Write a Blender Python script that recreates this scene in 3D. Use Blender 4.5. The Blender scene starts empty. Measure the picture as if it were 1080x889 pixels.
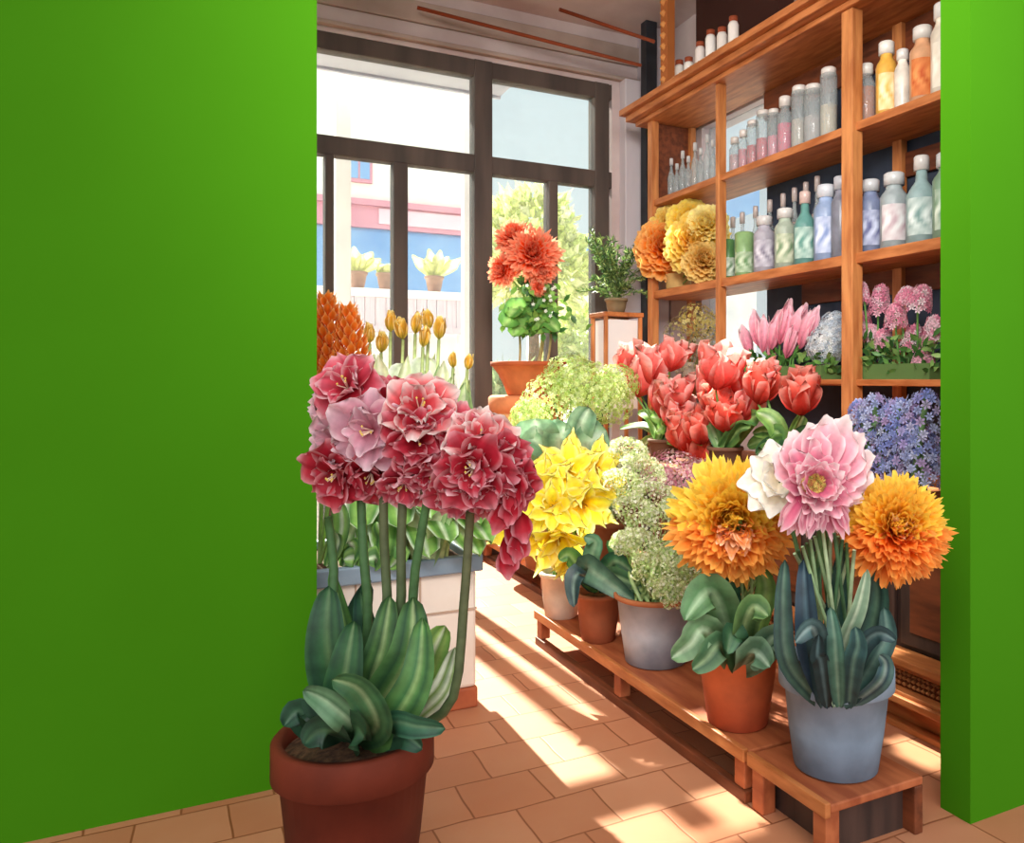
import bpy, math, random
import numpy as np
from mathutils import Vector, Matrix

random.seed(7); np.random.seed(7)
PI = math.pi
scene = bpy.context.scene
COL = scene.collection
ST, CT = math.sin(math.radians(28)), math.cos(math.radians(28))
FPX, CX, HY, EYE = 870.0, 662.0, 400.0, 1.2

# ------------------------------------------------------------------ helpers
def W(px, py, d):
    """a point seen in the direction (px,py) at depth d metres"""
    r = (px - CX) / FPX * d
    return Vector((d * ST + r * CT, d * CT - r * ST, EYE - (py - HY) / FPX * d))
def onX(px, X):
    t = (px - CX) / FPX
    d = X / (ST + CT * t)
    return d * (CT - ST * t), d
def WX(px, py, X):
    Y, d = onX(px, X)
    return Vector((X, Y, EYE - (py - HY) / FPX * d))
def hexc(h):
    h = h.lstrip('#')
    c = [int(h[i:i + 2], 16) / 255 for i in (0, 2, 4)]
    return np.array([x / 12.92 if x <= .04045 else ((x + .055) / 1.055) ** 2.4 for x in c])
def mixc(a, b, t):
    return a * (1 - t) + b * t
def ss(x, a, b):
    t = np.clip((x - a) / (b - a), 0, 1)
    return t * t * (3 - 2 * t)

class MB:
    def __init__(s):
        s.v = []; s.f = []; s.c = []; s.n = 0
    def add(s, verts, faces, cols):
        verts = np.asarray(verts, float).reshape(-1, 3)
        k = len(verts)
        cols = np.asarray(cols, float)
        if cols.ndim == 1:
            cols = np.tile(cols, (k, 1))
        s.v.append(verts); s.c.append(cols.reshape(-1, 3))
        s.f += [tuple(i + s.n for i in f) for f in faces]
        s.n += k
    def grid(s, P, cols, closed=False):
        nu, nv = P.shape[:2]
        fs = []
        for i in range(nu - 1):
            for j in range(nv - 1 if not closed else nv):
                j2 = (j + 1) % nv
                fs.append((i * nv + j, i * nv + j2, (i + 1) * nv + j2, (i + 1) * nv + j))
        s.add(P.reshape(-1, 3), fs, cols if np.ndim(cols) == 1 else np.asarray(cols).reshape(-1, 3))
    def box(s, lo, hi, col=(1, 1, 1)):
        x0, y0, z0 = lo; x1, y1, z1 = hi
        s.add([(x0,y0,z0),(x1,y0,z0),(x1,y1,z0),(x0,y1,z0),(x0,y0,z1),(x1,y0,z1),(x1,y1,z1),(x0,y1,z1)],
              [(0,3,2,1),(4,5,6,7),(0,1,5,4),(1,2,6,5),(2,3,7,6),(3,0,4,7)], col)
    def lathe(s, prof, col=(1, 1, 1), n=32, center=(0, 0), wob=0, cols=None, cap=True):
        a = np.linspace(0, 2 * PI, n, endpoint=False)
        P = np.zeros((len(prof), n, 3)); C = np.zeros((len(prof), n, 3))
        for i, (r, z) in enumerate(prof):
            rr = r * (1 + wob * np.sin(a * 3 + i))
            P[i, :, 0] = center[0] + rr * np.cos(a); P[i, :, 1] = center[1] + rr * np.sin(a); P[i, :, 2] = z
            C[i] = cols[i] if cols is not None else col
        base = s.n
        s.grid(P, C, closed=True)
        if cap:
            if prof[0][0] > 1e-4: s.f.append(tuple(base + j for j in reversed(range(n))))
            if prof[-1][0] > 1e-4: s.f.append(tuple(base + (len(prof) - 1) * n + j for j in range(n)))
    def tube(s, pts, rad, col=(1, 1, 1), n=7, col2=None):
        pts = [Vector(p) for p in pts]
        if len(pts) > 2:
            pts = smooth(pts, 3)
        m = len(pts)
        P = np.zeros((m, n, 3)); C = np.zeros((m, n, 3))
        up = Vector((.31, .17, .93))
        for i, p in enumerate(pts):
            t = (pts[min(i + 1, m - 1)] - pts[max(i - 1, 0)]).normalized()
            a = t.cross(up)
            if a.length < .05: a = t.cross(Vector((1, 0, 0)))
            a.normalize(); b = t.cross(a)
            u = i / (m - 1)
            r = rad if not hasattr(rad, '__len__') else rad[0] * (1 - u) + rad[1] * u
            for j in range(n):
                an = 2 * PI * j / n
                P[i, j] = p + (a * math.cos(an) + b * math.sin(an)) * r
            C[i] = np.array(col) if col2 is None else mixc(np.array(col), np.array(col2), u)
        base = s.n
        s.grid(P, C, closed=True)
        s.f.append(tuple(base + j for j in range(n))); s.f.append(tuple(base + (m - 1) * n + j for j in reversed(range(n))))
    def build(s, name, mat, parent=None, smoothf=True, bevel=0, solid=0):
        me = bpy.data.meshes.new(name)
        V = np.concatenate(s.v) if s.v else np.zeros((0, 3))
        C = np.concatenate(s.c)
        me.from_pydata(V.tolist(), [], s.f)
        at = me.color_attributes.new('Col', 'FLOAT_COLOR', 'POINT')
        at.data.foreach_set('color', np.concatenate([np.clip(C, 0, 1), np.ones((len(C), 1))], 1).ravel())
        if smoothf:
            me.polygons.foreach_set('use_smooth', [True] * len(me.polygons))
        me.materials.append(mat)
        me.update()
        o = bpy.data.objects.new(name, me); COL.objects.link(o)
        if parent is not None: o.parent = parent
        if bevel:
            b = o.modifiers.new('bevel', 'BEVEL'); b.width = bevel; b.segments = 2; b.limit_method = 'ANGLE'
        return o

def smooth(pts, k):
    out = []
    n = len(pts)
    for i in range(n - 1):
        p0 = pts[max(i - 1, 0)]; p1 = pts[i]; p2 = pts[i + 1]; p3 = pts[min(i + 2, n - 1)]
        for j in range(k):
            t = j / k
            out.append(.5 * ((2 * p1) + (p2 - p0) * t + (2 * p0 - 5 * p1 + 4 * p2 - p3) * t * t + (3 * p1 - p0 - 3 * p2 + p3) * t ** 3))
    out.append(pts[-1])
    return out

def thing(name, label, cat, loc=(0, 0, 0), rz=0, group=None):
    o = bpy.data.objects.new(name, None); COL.objects.link(o)
    o.empty_display_size = .05
    o.location = loc; o.rotation_euler = (0, 0, rz)
    o['label'] = label; o['category'] = cat
    if group: o['group'] = group
    return o
def tag(o, label, cat, group=None):
    o['label'] = label; o['category'] = cat
    if group: o['group'] = group
    return o
def struct(name, mb, mat, parent=None, smoothf=False, bevel=0):
    o = mb.build(name, mat, parent, smoothf, bevel)
    if parent is None: o['kind'] = 'structure'
    return o
def dup(root, loc, rz=0, label=None, group=None, scale=None):
    r = root.copy(); COL.objects.link(r); r.location = loc; r.rotation_euler = (0, 0, rz)
    if scale: r.scale = (scale,) * 3 if not hasattr(scale, '__len__') else scale
    if label: r['label'] = label
    if group: r['group'] = group
    for ch in list(root.children):
        c = ch.copy(); COL.objects.link(c); c.parent = r
        for g in ch.children:
            q = g.copy(); COL.objects.link(q); q.parent = c
    return r

# ------------------------------------------------------------------ materials
def newmat(name):
    m = bpy.data.materials.new(name); m.use_nodes = True
    nt = m.node_tree; nt.nodes.clear()
    out = nt.nodes.new('ShaderNodeOutputMaterial')
    return m, nt, out
def N(nt, t, **kw):
    n = nt.nodes.new(t)
    for k, v in kw.items(): setattr(n, k, v)
    return n
def mixn(nt, fac, a, b, blend='MIX'):
    n = N(nt, 'ShaderNodeMix', data_type='RGBA', blend_type=blend)
    for s, v in ((n.inputs[0], fac), (n.inputs[6], a), (n.inputs[7], b)):
        if isinstance(v, bpy.types.NodeSocket): nt.links.new(v, s)
        elif hasattr(v, '__len__'): s.default_value = (*v[:3], 1)
        else: s.default_value = v
    return n.outputs[2]
def vmat(name, trans=.3, rough=.6, ns=30, amp=.25, spec=.25, bump=0):
    """vertex-coloured material with watery mottling"""
    m, nt, out = newmat(name)
    a = N(nt, 'ShaderNodeAttribute', attribute_name='Col')
    tc = N(nt, 'ShaderNodeTexCoord')
    no = N(nt, 'ShaderNodeTexNoise'); no.inputs['Scale'].default_value = ns; no.inputs['Detail'].default_value = 4
    nt.links.new(tc.outputs['Object'], no.inputs['Vector'])
    mr = N(nt, 'ShaderNodeMapRange'); mr.inputs[1].default_value = .3; mr.inputs[2].default_value = .7
    mr.inputs[3].default_value = 1 - amp; mr.inputs[4].default_value = 1 + amp
    nt.links.new(no.outputs['Fac'], mr.inputs[0])
    hs = N(nt, 'ShaderNodeHueSaturation'); nt.links.new(a.outputs['Color'], hs.inputs['Color']); nt.links.new(mr.outputs[0], hs.inputs['Value'])
    p = N(nt, 'ShaderNodeBsdfPrincipled'); p.inputs['Roughness'].default_value = rough; p.inputs['Specular IOR Level'].default_value = spec
    nt.links.new(hs.outputs[0], p.inputs['Base Color'])
    if bump:
        b = N(nt, 'ShaderNodeBump'); b.inputs['Strength'].default_value = bump; b.inputs['Distance'].default_value = .01
        nt.links.new(no.outputs['Fac'], b.inputs['Height']); nt.links.new(b.outputs[0], p.inputs['Normal'])
    if trans > 0:
        t = N(nt, 'ShaderNodeBsdfTranslucent'); nt.links.new(hs.outputs[0], t.inputs['Color'])
        mx = N(nt, 'ShaderNodeMixShader'); mx.inputs[0].default_value = trans
        nt.links.new(p.outputs[0], mx.inputs[1]); nt.links.new(t.outputs[0], mx.inputs[2]); nt.links.new(mx.outputs[0], out.inputs[0])
    else:
        nt.links.new(p.outputs[0], out.inputs[0])
    return m
def smat(name, c1, c2=None, ns=6, rough=.6, metal=0, bump=.1, stretch=(1, 1, 1), detail=5, spec=.4, lo=.35, hi=.65):
    c1 = hexc(c1) if isinstance(c1, str) else np.array(c1)
    c2 = c1 * .7 if c2 is None else (hexc(c2) if isinstance(c2, str) else np.array(c2))
    m, nt, out = newmat(name)
    tc = N(nt, 'ShaderNodeTexCoord'); mp = N(nt, 'ShaderNodeMapping'); mp.inputs['Scale'].default_value = stretch
    nt.links.new(tc.outputs['Object'], mp.inputs[0])
    no = N(nt, 'ShaderNodeTexNoise'); no.inputs['Scale'].default_value = ns; no.inputs['Detail'].default_value = detail
    nt.links.new(mp.outputs[0], no.inputs['Vector'])
    mr = N(nt, 'ShaderNodeMapRange'); mr.inputs[1].default_value = lo; mr.inputs[2].default_value = hi
    nt.links.new(no.outputs['Fac'], mr.inputs[0])
    col = mixn(nt, mr.outputs[0], c1, c2)
    p = N(nt, 'ShaderNodeBsdfPrincipled'); p.inputs['Roughness'].default_value = rough; p.inputs['Metallic'].default_value = metal
    p.inputs['Specular IOR Level'].default_value = spec
    nt.links.new(col, p.inputs['Base Color'])
    if bump:
        b = N(nt, 'ShaderNodeBump'); b.inputs['Strength'].default_value = bump; b.inputs['Distance'].default_value = .01
        nt.links.new(no.outputs['Fac'], b.inputs['Height']); nt.links.new(b.outputs[0], p.inputs['Normal'])
    nt.links.new(p.outputs[0], out.inputs[0])
    return m
def glassmat(name, col, transp=.85, rough=.05):
    m, nt, out = newmat(name)
    tr = N(nt, 'ShaderNodeBsdfTransparent'); tr.inputs[0].default_value = (*(hexc(col)), 1)
    p = N(nt, 'ShaderNodeBsdfPrincipled'); p.inputs['Base Color'].default_value = (*(hexc(col)), 1); p.inputs['Roughness'].default_value = rough
    no = N(nt, 'ShaderNodeTexNoise'); no.inputs['Scale'].default_value = 5
    mr = N(nt, 'ShaderNodeMapRange'); mr.inputs[3].default_value = 1 - transp - .04; mr.inputs[4].default_value = 1 - transp + .04
    nt.links.new(no.outputs['Fac'], mr.inputs[0])
    mx = N(nt, 'ShaderNodeMixShader'); nt.links.new(mr.outputs[0], mx.inputs[0])
    nt.links.new(tr.outputs[0], mx.inputs[1]); nt.links.new(p.outputs[0], mx.inputs[2]); nt.links.new(mx.outputs[0], out.inputs[0])
    return m
def tilemat():
    m, nt, out = newmat('terracotta_tiles')
    tc = N(nt, 'ShaderNodeTexCoord'); mp = N(nt, 'ShaderNodeMapping')
    nt.links.new(tc.outputs['Object'], mp.inputs[0])
    no0 = N(nt, 'ShaderNodeTexNoise'); no0.inputs['Scale'].default_value = 3.0
    nt.links.new(mp.outputs[0], no0.inputs['Vector'])
    wob = N(nt, 'ShaderNodeVectorMath', operation='MULTIPLY_ADD')
    nt.links.new(no0.outputs['Color'], wob.inputs[0]); wob.inputs[1].default_value = (.03, .03, 0); nt.links.new(mp.outputs[0], wob.inputs[2])
    br = N(nt, 'ShaderNodeTexBrick'); br.offset = .5; br.squash = 1
    br.inputs['Scale'].default_value = 1; br.inputs['Brick Width'].default_value = .235; br.inputs['Row Height'].default_value = .2
    br.inputs['Mortar Size'].default_value = .004; br.inputs['Mortar Smooth'].default_value = .6; br.inputs['Bias'].default_value = 0
    br.inputs['Color1'].default_value = (*hexc('#c98f6c'), 1); br.inputs['Color2'].default_value = (*hexc('#b87a58'), 1)
    br.inputs['Mortar'].default_value = (*hexc('#8f5636'), 1)
    nt.links.new(wob.outputs[0], br.inputs['Vector'])
    no = N(nt, 'ShaderNodeTexNoise'); no.inputs['Scale'].default_value = 2.2; no.inputs['Detail'].default_value = 6
    nt.links.new(tc.outputs['Object'], no.inputs['Vector'])
    mr = N(nt, 'ShaderNodeMapRange'); mr.inputs[1].default_value = .3; mr.inputs[2].default_value = .7
    nt.links.new(no.outputs['Fac'], mr.inputs[0])
    wash = mixn(nt, mr.outputs[0], hexc('#e6b496'), hexc('#ffffff'))
    col = mixn(nt, .5, br.outputs['Color'], wash, 'MULTIPLY')
    p = N(nt, 'ShaderNodeBsdfPrincipled'); p.inputs['Roughness'].default_value = .55; p.inputs['Specular IOR Level'].default_value = .3
    nt.links.new(col, p.inputs['Base Color'])
    b = N(nt, 'ShaderNodeBump'); b.inputs['Strength'].default_value = .25; b.inputs['Distance'].default_value = .004; b.invert = True
    nt.links.new(br.outputs['Fac'], b.inputs['Height']); nt.links.new(b.outputs[0], p.inputs['Normal'])
    nt.links.new(p.outputs[0], out.inputs[0])
    return m

M = {}
M['petal'] = vmat('petal', .42, .6, 45, .12)
M['leaf'] = vmat('leaf', .25, .45, 25, .28, .4)
M['stem'] = vmat('stem', .0, .5, 40, .2)
M['paint'] = vmat('painted', 0, .7, 6, .1)
M['clay'] = vmat('clay', 0, .75, 9, .22, .25, .15)
M['tile'] = tilemat()
M['green'] = smat('green_paint', '#3d790d', '#3c770c', 3, .9, 0, 0, spec=.05)
M['wall'] = smat('lilac_plaster', '#d3c2c0', '#bda8a6', 2.5, .85, 0, .05)
M['wall2'] = smat('dim_plaster', '#b39f95', '#97847b', 2.5, .85, 0, .05)
M['trimw'] = smat('grey_lilac_trim', '#cfc6cb', '#b3a9b0', 3, .7, 0, .05, (1, 1, .2))
M['frame'] = smat('weathered_dark_frame', '#5d5049', '#463c38', 7, .7, 0, .15, (1, 1, .15))
M['black'] = smat('black_paint', '#1c1d22', '#2c2d33', 6, .5, 0, .05)
M['wood'] = smat('honey_wood', '#c47a45', '#9c5628', 5, .55, 0, .12, (6, 1, 6), 7)
M['woodv'] = smat('honey_wood_upright', '#cc864d', '#a45f30', 5, .55, 0, .12, (6, 6, .8), 7)
M['woodd'] = smat('dark_wood', '#7a3d1f', '#54270f', 5, .6, 0, .12, (6, 1, 6), 7)
M['woodr'] = smat('red_brown_bench', '#b0623a', '#8d4424', 4, .6, 0, .12, (6, 1, 4), 7)
M['cab'] = smat('deep_brown_cabinet', '#4a342c', '#2f211d', 4, .6, 0, .1, (4, 4, .6))
M['navy'] = smat('ink_blue_board', '#3a4456', '#1d222e', 4, .7, 0, 0, lo=.3, hi=.7)
M['glass'] = glassmat('window_glass', '#f4fafa', .93)
M['frost'] = glassmat('frosted_pane', '#f2f8fa', .85, .3)
M['bglass'] = glassmat('bottle_glass', '#dfe4e4', .74, .1)
M['jar'] = glassmat('jar_glass', '#e2ecea', .7, .05)
M['soil'] = smat('potting_soil', '#3d271a', '#6b4a32', 60, .95, 0, .6)
M['bark'] = smat('bark', '#6f5a47', '#493a2e', 20, .9, 0, .4)
M['zinc'] = smat('zinc', '#b4bcc6', '#7c8795', 5, .5, .35, .08)
M['facade'] = smat('cream_render', '#fffaf0', '#f8efe2', .6, .9, 0, 0)
M['pink'] = smat('pink_band', '#dca0ae', '#cf8c9c', .8, .9, 0, 0)
M['pinkl'] = smat('pale_pink_band', '#efcfd8', '#e6c0cc', .8, .9, 0, 0)
M['blue'] = smat('blue_awning', '#7ea6d6', '#97b9df', .8, .9, 0, 0)
M['white'] = smat('white_paint', '#f6f2ee', '#e6e2e2', 1.5, .8, 0, 0)
M['lilac'] = smat('lilac_boards', '#d6c8d0', '#c4b6c0', 6, .8, 0, .05, (8, 8, .5))
M['yard'] = smat('pale_paving', '#e6ddd0', '#cfc4b4', 1.2, .9, 0, 0)
M['roller'] = smat('grey_lilac_awning', '#c9c8d4', '#b7b6c4', 2, .8, 0, 0)

# ------------------------------------------------------------------ organic shapes
def petal(mb, base, dirv, nrm, L, Wd, bend=0, cup=0, ruf=0, a=.6, b=.4, nu=7, nv=7, colf=None, rfreq=3, serr=0, fold=0, basew=.12, blunt=.22):
    dirv = np.array(dirv, float); dirv /= np.linalg.norm(dirv)
    nrm = np.array(nrm, float); nrm -= dirv * nrm.dot(dirv); nrm /= (np.linalg.norm(nrm) + 1e-9)
    side = np.cross(dirv, nrm)
    u = np.linspace(0, 1, nu); v = np.linspace(-1, 1, nv)
    ang = bend * u
    du = 1 / (nu - 1)
    yy = np.concatenate([[0], np.cumsum(np.cos((ang[1:] + ang[:-1]) / 2)) * du])
    zz = np.concatenate([[0], np.cumsum(np.sin((ang[1:] + ang[:-1]) / 2)) * du])
    um = a / (a + b)
    w = (u ** a) * ((1 - .97 * u) ** b) / (um ** a * (1 - um) ** b)
    w = np.maximum(w, basew * (1 - u)); w[-1] = max(w[-1], .12)
    U, V = np.meshgrid(u, v, indexing='ij')
    ph = random.uniform(0, 6.28)
    Wg = w[:, None] * V * Wd / 2
    ln = (1 - blunt * V ** 2 * U ** 2)
    if serr:
        ln = ln + serr * U ** 3 * np.random.uniform(-1, 1, U.shape)
    cu = cup * V ** 2 * w[:, None] * Wd + ruf * Wd * np.sin(V * rfreq * 1.7 + ph + U * 2) * U ** 1.5 + fold * np.abs(V) * w[:, None] * Wd
    nr = np.cos(ang)[:, None, None] * nrm - np.sin(ang)[:, None, None] * dirv
    P = (np.array(base)[None, None] + L * (yy[:, None, None] * dirv + zz[:, None, None] * nrm) * 1.0
         + Wg[..., None] * side + cu[..., None] * nr)
    tip = (ln - 1)[..., None] * L * (np.cos(ang)[:, None, None] * dirv + np.sin(ang)[:, None, None] * nrm)
    P = P + tip * U[..., None]
    C = colf(U, V) if colf else np.ones(U.shape + (3,))
    mb.grid(P, C)

def frame(axis):
    z = np.array(axis, float); z /= np.linalg.norm(z)
    x = np.cross(z, [0.1, .2, 1.0]);
    if np.linalg.norm(x) < .1: x = np.cross(z, [1, 0, 0])
    x /= np.linalg.norm(x); y = np.cross(z, x)
    return x, y, z
def ring(mb, c, axis, n, th, L, Wd, r0=0, z0=0, ph=0, jit=.1, colf=None, fr=None, sc=None, **kw):
    x, y, z = fr or frame(axis)
    for i in range(n):
        p = ph + 2 * PI * i / n + random.uniform(-jit, jit)
        t = th + random.uniform(-jit, jit)
        rad = np.cos(p) * x + np.sin(p) * y
        d = math.sin(t) * rad + math.cos(t) * z
        nr = -math.cos(t) * rad + math.sin(t) * z
        s = random.uniform(.9, 1.1)
        if sc: s *= sc(p)
        cf = colf(p, d) if colf else None
        petal(mb, np.array(c) + r0 * rad + z0 * z, d, nr, L * s, Wd * s, colf=cf, **kw)

def streaks(nv, amp=.5):
    return np.random.uniform(1 - amp, 1, nv)
def grad(cs, edge=None, ea=.7, st=.3, ek=1.0):
    """colour along a petal: list of colours base->tip, an edge colour, and streaks"""
    cs = [hexc(c) if isinstance(c, str) else c for c in cs]
    e = hexc(edge) if edge else None
    def f(U, V):
        k = U * (len(cs) - 1)
        i = np.clip(k.astype(int), 0, len(cs) - 2); t = (k - i)[..., None]
        A = np.array(cs)
        C = A[i] * (1 - t) + A[i + 1] * t
        s = np.random.uniform(-st, st, V.shape[1])[None, :, None]
        C = C * (1 + s * (1 - U[..., None] * .3))
        if e is not None:
            m = np.clip(ss(np.abs(V), .72, 1.0) * .9 + ss(U, ea, 1.0) * .9, 0, 1) * ss(U, .2, .5)
            m = (ek * m * np.random.uniform(.55, 1, m.shape))[..., None]
            C = C * (1 - m) + e * m
        return C
    return f

def strap(mb, pts, width, nrm=(0, -1, .2), c1='#2f5a34', c2='#5d8a4c', mid='#9fbf7a', fold=.12, wa=.35, wb=.55, nv=7, k=5, edge=None, wave=0):
    """long leaf following a path of points"""
    pts = smooth([Vector(p) for p in pts], k)
    m = len(pts)
    c1, c2, mid = [hexc(c) if isinstance(c, str) else np.array(c) for c in (c1, c2, mid)]
    P = np.zeros((m, nv, 3)); C = np.zeros((m, nv, 3))
    V = np.linspace(-1, 1, nv)
    um = wa / (wa + wb)
    nrm = Vector(nrm)
    st = np.random.uniform(-.22, .22, nv)
    ph = random.uniform(0, 6)
    for i, p in enumerate(pts):
        u = i / (m - 1)
        t = (pts[min(i + 1, m - 1)] - pts[max(i - 1, 0)]).normalized()
        sd = t.cross(nrm)
        if sd.length < .05: sd = t.cross(Vector((1, .3, 0)))
        sd.normalize(); nn = sd.cross(t)
        w = max((u ** wa) * ((1 - u) ** wb) / (um ** wa * (1 - um) ** wb), .25 * (1 - u), .03) * width / 2
        for j, v in enumerate(V):
            P[i, j] = p + sd * (w * v) + nn * (fold * width * abs(v) + wave * width * math.sin(u * 9 + ph) * v)
            cc = mixc(c1, c2, .5 + .5 * math.sin(j * 2.1 + ph)) * (1 + st[j])
            if j == nv // 2: cc = mixc(cc, mid, .6)
            if edge is not None and abs(v) == 1: cc = mixc(cc, hexc(edge), .7)
            C[i, j] = cc
    mb.grid(P, C)

def pot_profile(h, rt, rb, rim=.04, rimo=.012, th=.01):
    return [(rb * .9, 0), (rb, .006), (rb + (rt - rb) * .5, (h - rim) * .5), (rt - .004, h - rim), (rt + rimo * .4, h - rim + .001),
            (rt + rimo, h - rim + .006), (rt + rimo, h - .006), (rt + rimo * .6, h), (rt - th, h), (rt - th * 1.3, h - .035)]
def pot(t, h, rt, rb, c1, c2=None, rim=.04, rimo=.012, mat='clay', n=40, grime=None, name='pot'):
    mb = MB()
    prof = pot_profile(h, rt, rb, rim, rimo)
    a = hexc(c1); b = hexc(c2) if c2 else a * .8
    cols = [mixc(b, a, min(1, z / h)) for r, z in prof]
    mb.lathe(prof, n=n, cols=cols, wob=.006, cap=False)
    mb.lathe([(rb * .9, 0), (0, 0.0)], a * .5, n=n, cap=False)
    o = mb.build(name, M[mat], t)
    so = MB()
    so.lathe([(rt - .012, h - .034), (rt * .6, h - .02), (0, h - .015)], hexc('#4a3020'), n=n, cap=False, wob=.03)
    so.build('soil', M['soil'], t)
    return o
def loc(t, p):
    return Vector(p) - t.location
CAMD = np.array([-ST, -CT, 0.0])   # towards the street-side viewer
def face(dx=0, dz=0, amt=1):
    """a heading that faces the aisle, leaning sideways dx and up dz"""
    r = np.array([CT, -ST, 0])
    return CAMD * amt + r * dx + np.array([0, 0, dz])

# ================================================================== ROOM
YW = 5.4
mb = MB(); mb.box((-3.2, -.6, -.1), (3.3, YW + .06, 0)); struct('floor', mb, M['tile'])
mb = MB(); mb.box((-3.2, .9, 3.75), (3.3, YW + .2, 3.85)); struct('ceiling', mb, M['wall'])
# window wall: head above the glass, green painted stretch, right reveal
WX0, WX1, WT = .30, 2.74, 3.36
mb = MB()
mb.box((-3.2, YW, WT), (3.3, YW + .16, 3.75)); mb.box((-3.2, YW, 0), (WX0, YW + .16, WT)); mb.box((WX1, YW, 0), (3.3, YW + .16, WT))
struct('wall_back', mb, M['wall'])
mb = MB()   # stepped plaster moulding over the window and down the right side
mb.box((WX0, YW - .05, WT + .03), (3.05, YW, WT + .06)); mb.box((WX0, YW - .03, WT + .16), (3.05, YW, WT + .30))
struct('trim_1', mb, M['wall2'], bevel=.006)
mb = MB(); mb.box((2.80, YW - .10, 0), (2.93, YW, WT + .03)); mb.box((2.95, YW - .22, 0), (3.1, YW - .0, 3.75))
struct('trim_2', mb, M['trimw'], bevel=.008)
mb = MB(); mb.box((2.86, YW - .30, 0), (2.95, YW - .22, 3.75)); struct('trim_3', mb, M['black'], bevel=.004)
# right wall with a small side window behind the first shelf bay
XR = 3.12
mb = MB()
y0, y1, z0, z1 = 4.02, 4.78, 1.22, 2.93
mb.box((XR, 1.5, 0), (XR + .16, YW, z0)); mb.box((XR, 1.5, z1), (XR + .16, YW, 3.75))
mb.box((XR, 1.5, z0), (XR + .16, y0, z1)); mb.box((XR, y1, z0), (XR + .16, YW, z1))
struct('wall_right', mb, M['wall'])
mb = MB(); mb.box((XR + .06, y0, z0), (XR + .07, y1, z1)); w2 = struct('window_2', mb, M['frost'])
# green painted walls: a partition on the left, a pier on the right
mb = MB(); mb.box((-3.2, 2.62, 0), (.338, 2.74, 3.75)); struct('wall_left', mb, M['green'])
mb = MB(); mb.box((1.86, 1.53, 0), (3.3, 1.63, 3.75)); struct('wall_near_right', mb, M['green'])

# ---- window
def xwin(px):
    t = (px - CX) / FPX; d = YW / (CT - ST * t); return d * (ST + CT * t)
mb = MB(); d0, d1 = YW + .0, YW + .10
ZT0, ZT1 = 2.60, 2.72
mb.box((WX0, d0, WT - .11), (WX1, d1, WT)); mb.box((WX0, d0, ZT0), (WX1, d1, ZT1)); mb.box((WX0, d0, 0), (WX1, d1, .14))
win = struct('window_1', mb, M['frame'], bevel=.006)
def mull(x0, x1, z0, z1, name='mullion'):
    m = MB(); m.box((x0, d0 - .012, z0), (x1, d1 + .01, z1)); return m.build(name, M['frame'], win, False, .006)
mull(xwin(500), xwin(519), .0, WT, 'main_mullion'); mull(xwin(627), xwin(642), 0, WT, 'side_post')
mull(xwin(343), xwin(352), .14, ZT0); mull(xwin(415), xwin(430), .14, ZT0); mull(xwin(579), xwin(588), .14, ZT0)
def pane(x0, x1, z0, z1):
    m = MB(); m.box((x0, YW + .05, z0), (x1, YW + .055, z1)); m.build('pane', M['glass'], win, False)
pane(WX0, xwin(500), ZT1, WT - .11); pane(xwin(519), xwin(627), ZT1, WT - .11)
xs = [(WX0, xwin(343)), (xwin(352), xwin(415)), (xwin(430), xwin(500)), (xwin(519), xwin(579)), (xwin(588), xwin(627))]
for a_, b_ in xs: pane(a_, b_, .14, ZT0)
m = MB(); m.box((xwin(353), d0 - .03, 1.53), (xwin(356), d0 - .012, 1.6)); m.tube([(xwin(354.5), d0 - .03, 1.565), (xwin(354.5), d0 - .06, 1.565), (xwin(359), d0 - .065, 1.57)], .008)
m.build('window_handle', M['black'], win)

# two thin brown rods crossing under the ceiling
def rod(a, b, lab):
    m = MB(); m.tube([a, b], .012, hexc('#8a3f22'), 8); tag(m.build('ceiling_rod', M['paint']), lab, 'rod')
rod(W(440, 8, 5.25), W(676, 69, 5.82), 'long reddish brown rod crossing the plaster above the window')
rod(W(590, 10, 5.3), W(690, 44, 5.62), 'short reddish brown rod above the window beside the shelf top')

# ================================================================== OUTSIDE
mb = MB(); mb.box((-12, YW + .16, -.12), (30, 45, -.02)); struct('ground', mb, M['yard'])
t = thing('building', 'cream building across the street with a pink band and a blue awning', 'building', (4, 25, 0))
m = MB(); m.box((-6, 0, -.02), (3.9, 6, 10.6)); m.build('wall', M['facade'], t, False)
m = MB(); m.box((-6, -.25, 5.62), (3.95, 0, 6.25)); m.build('pink_band', M['pink'], t, False)
m = MB(); m.box((-6, -.4, 6.25), (3.95, 0, 6.42)); m.build('cornice', M['pink'], t, False)
m = MB(); m.box((.9, -.3, 5.75), (3.95, -.26, 6.2)); m.build('pale_fascia', M['pinkl'], t, False)
m = MB(); m.add([(-6, -.1, 5.62), (3.95, -.1, 5.62), (3.95, -1.2, 3.6), (-6, -1.2, 3.6)], [(0, 1, 2, 3)], (1, 1, 1)); m.build('awning', M['blue'], t, False)
f = MB(); f.box((.0, -.12, 6.95), (.75, 0, 8.0)); fo = f.build('window', M['pink'], t, False)
f = MB(); f.box((.08, -.14, 7.05), (.34, -.11, 7.95)); f.box((.40, -.14, 7.05), (.67, -.11, 7.95)); f.build('pane', M['blue'], fo, False)
t = thing('building', 'small white outbuilding with a blue gable beyond the right panes', 'building', (15.5, 26, 0))
m = MB(); m.box((-3.6, 0, -.02), (4, 5, 6.0)); m.build('wall', M['white'], t, False)
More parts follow.
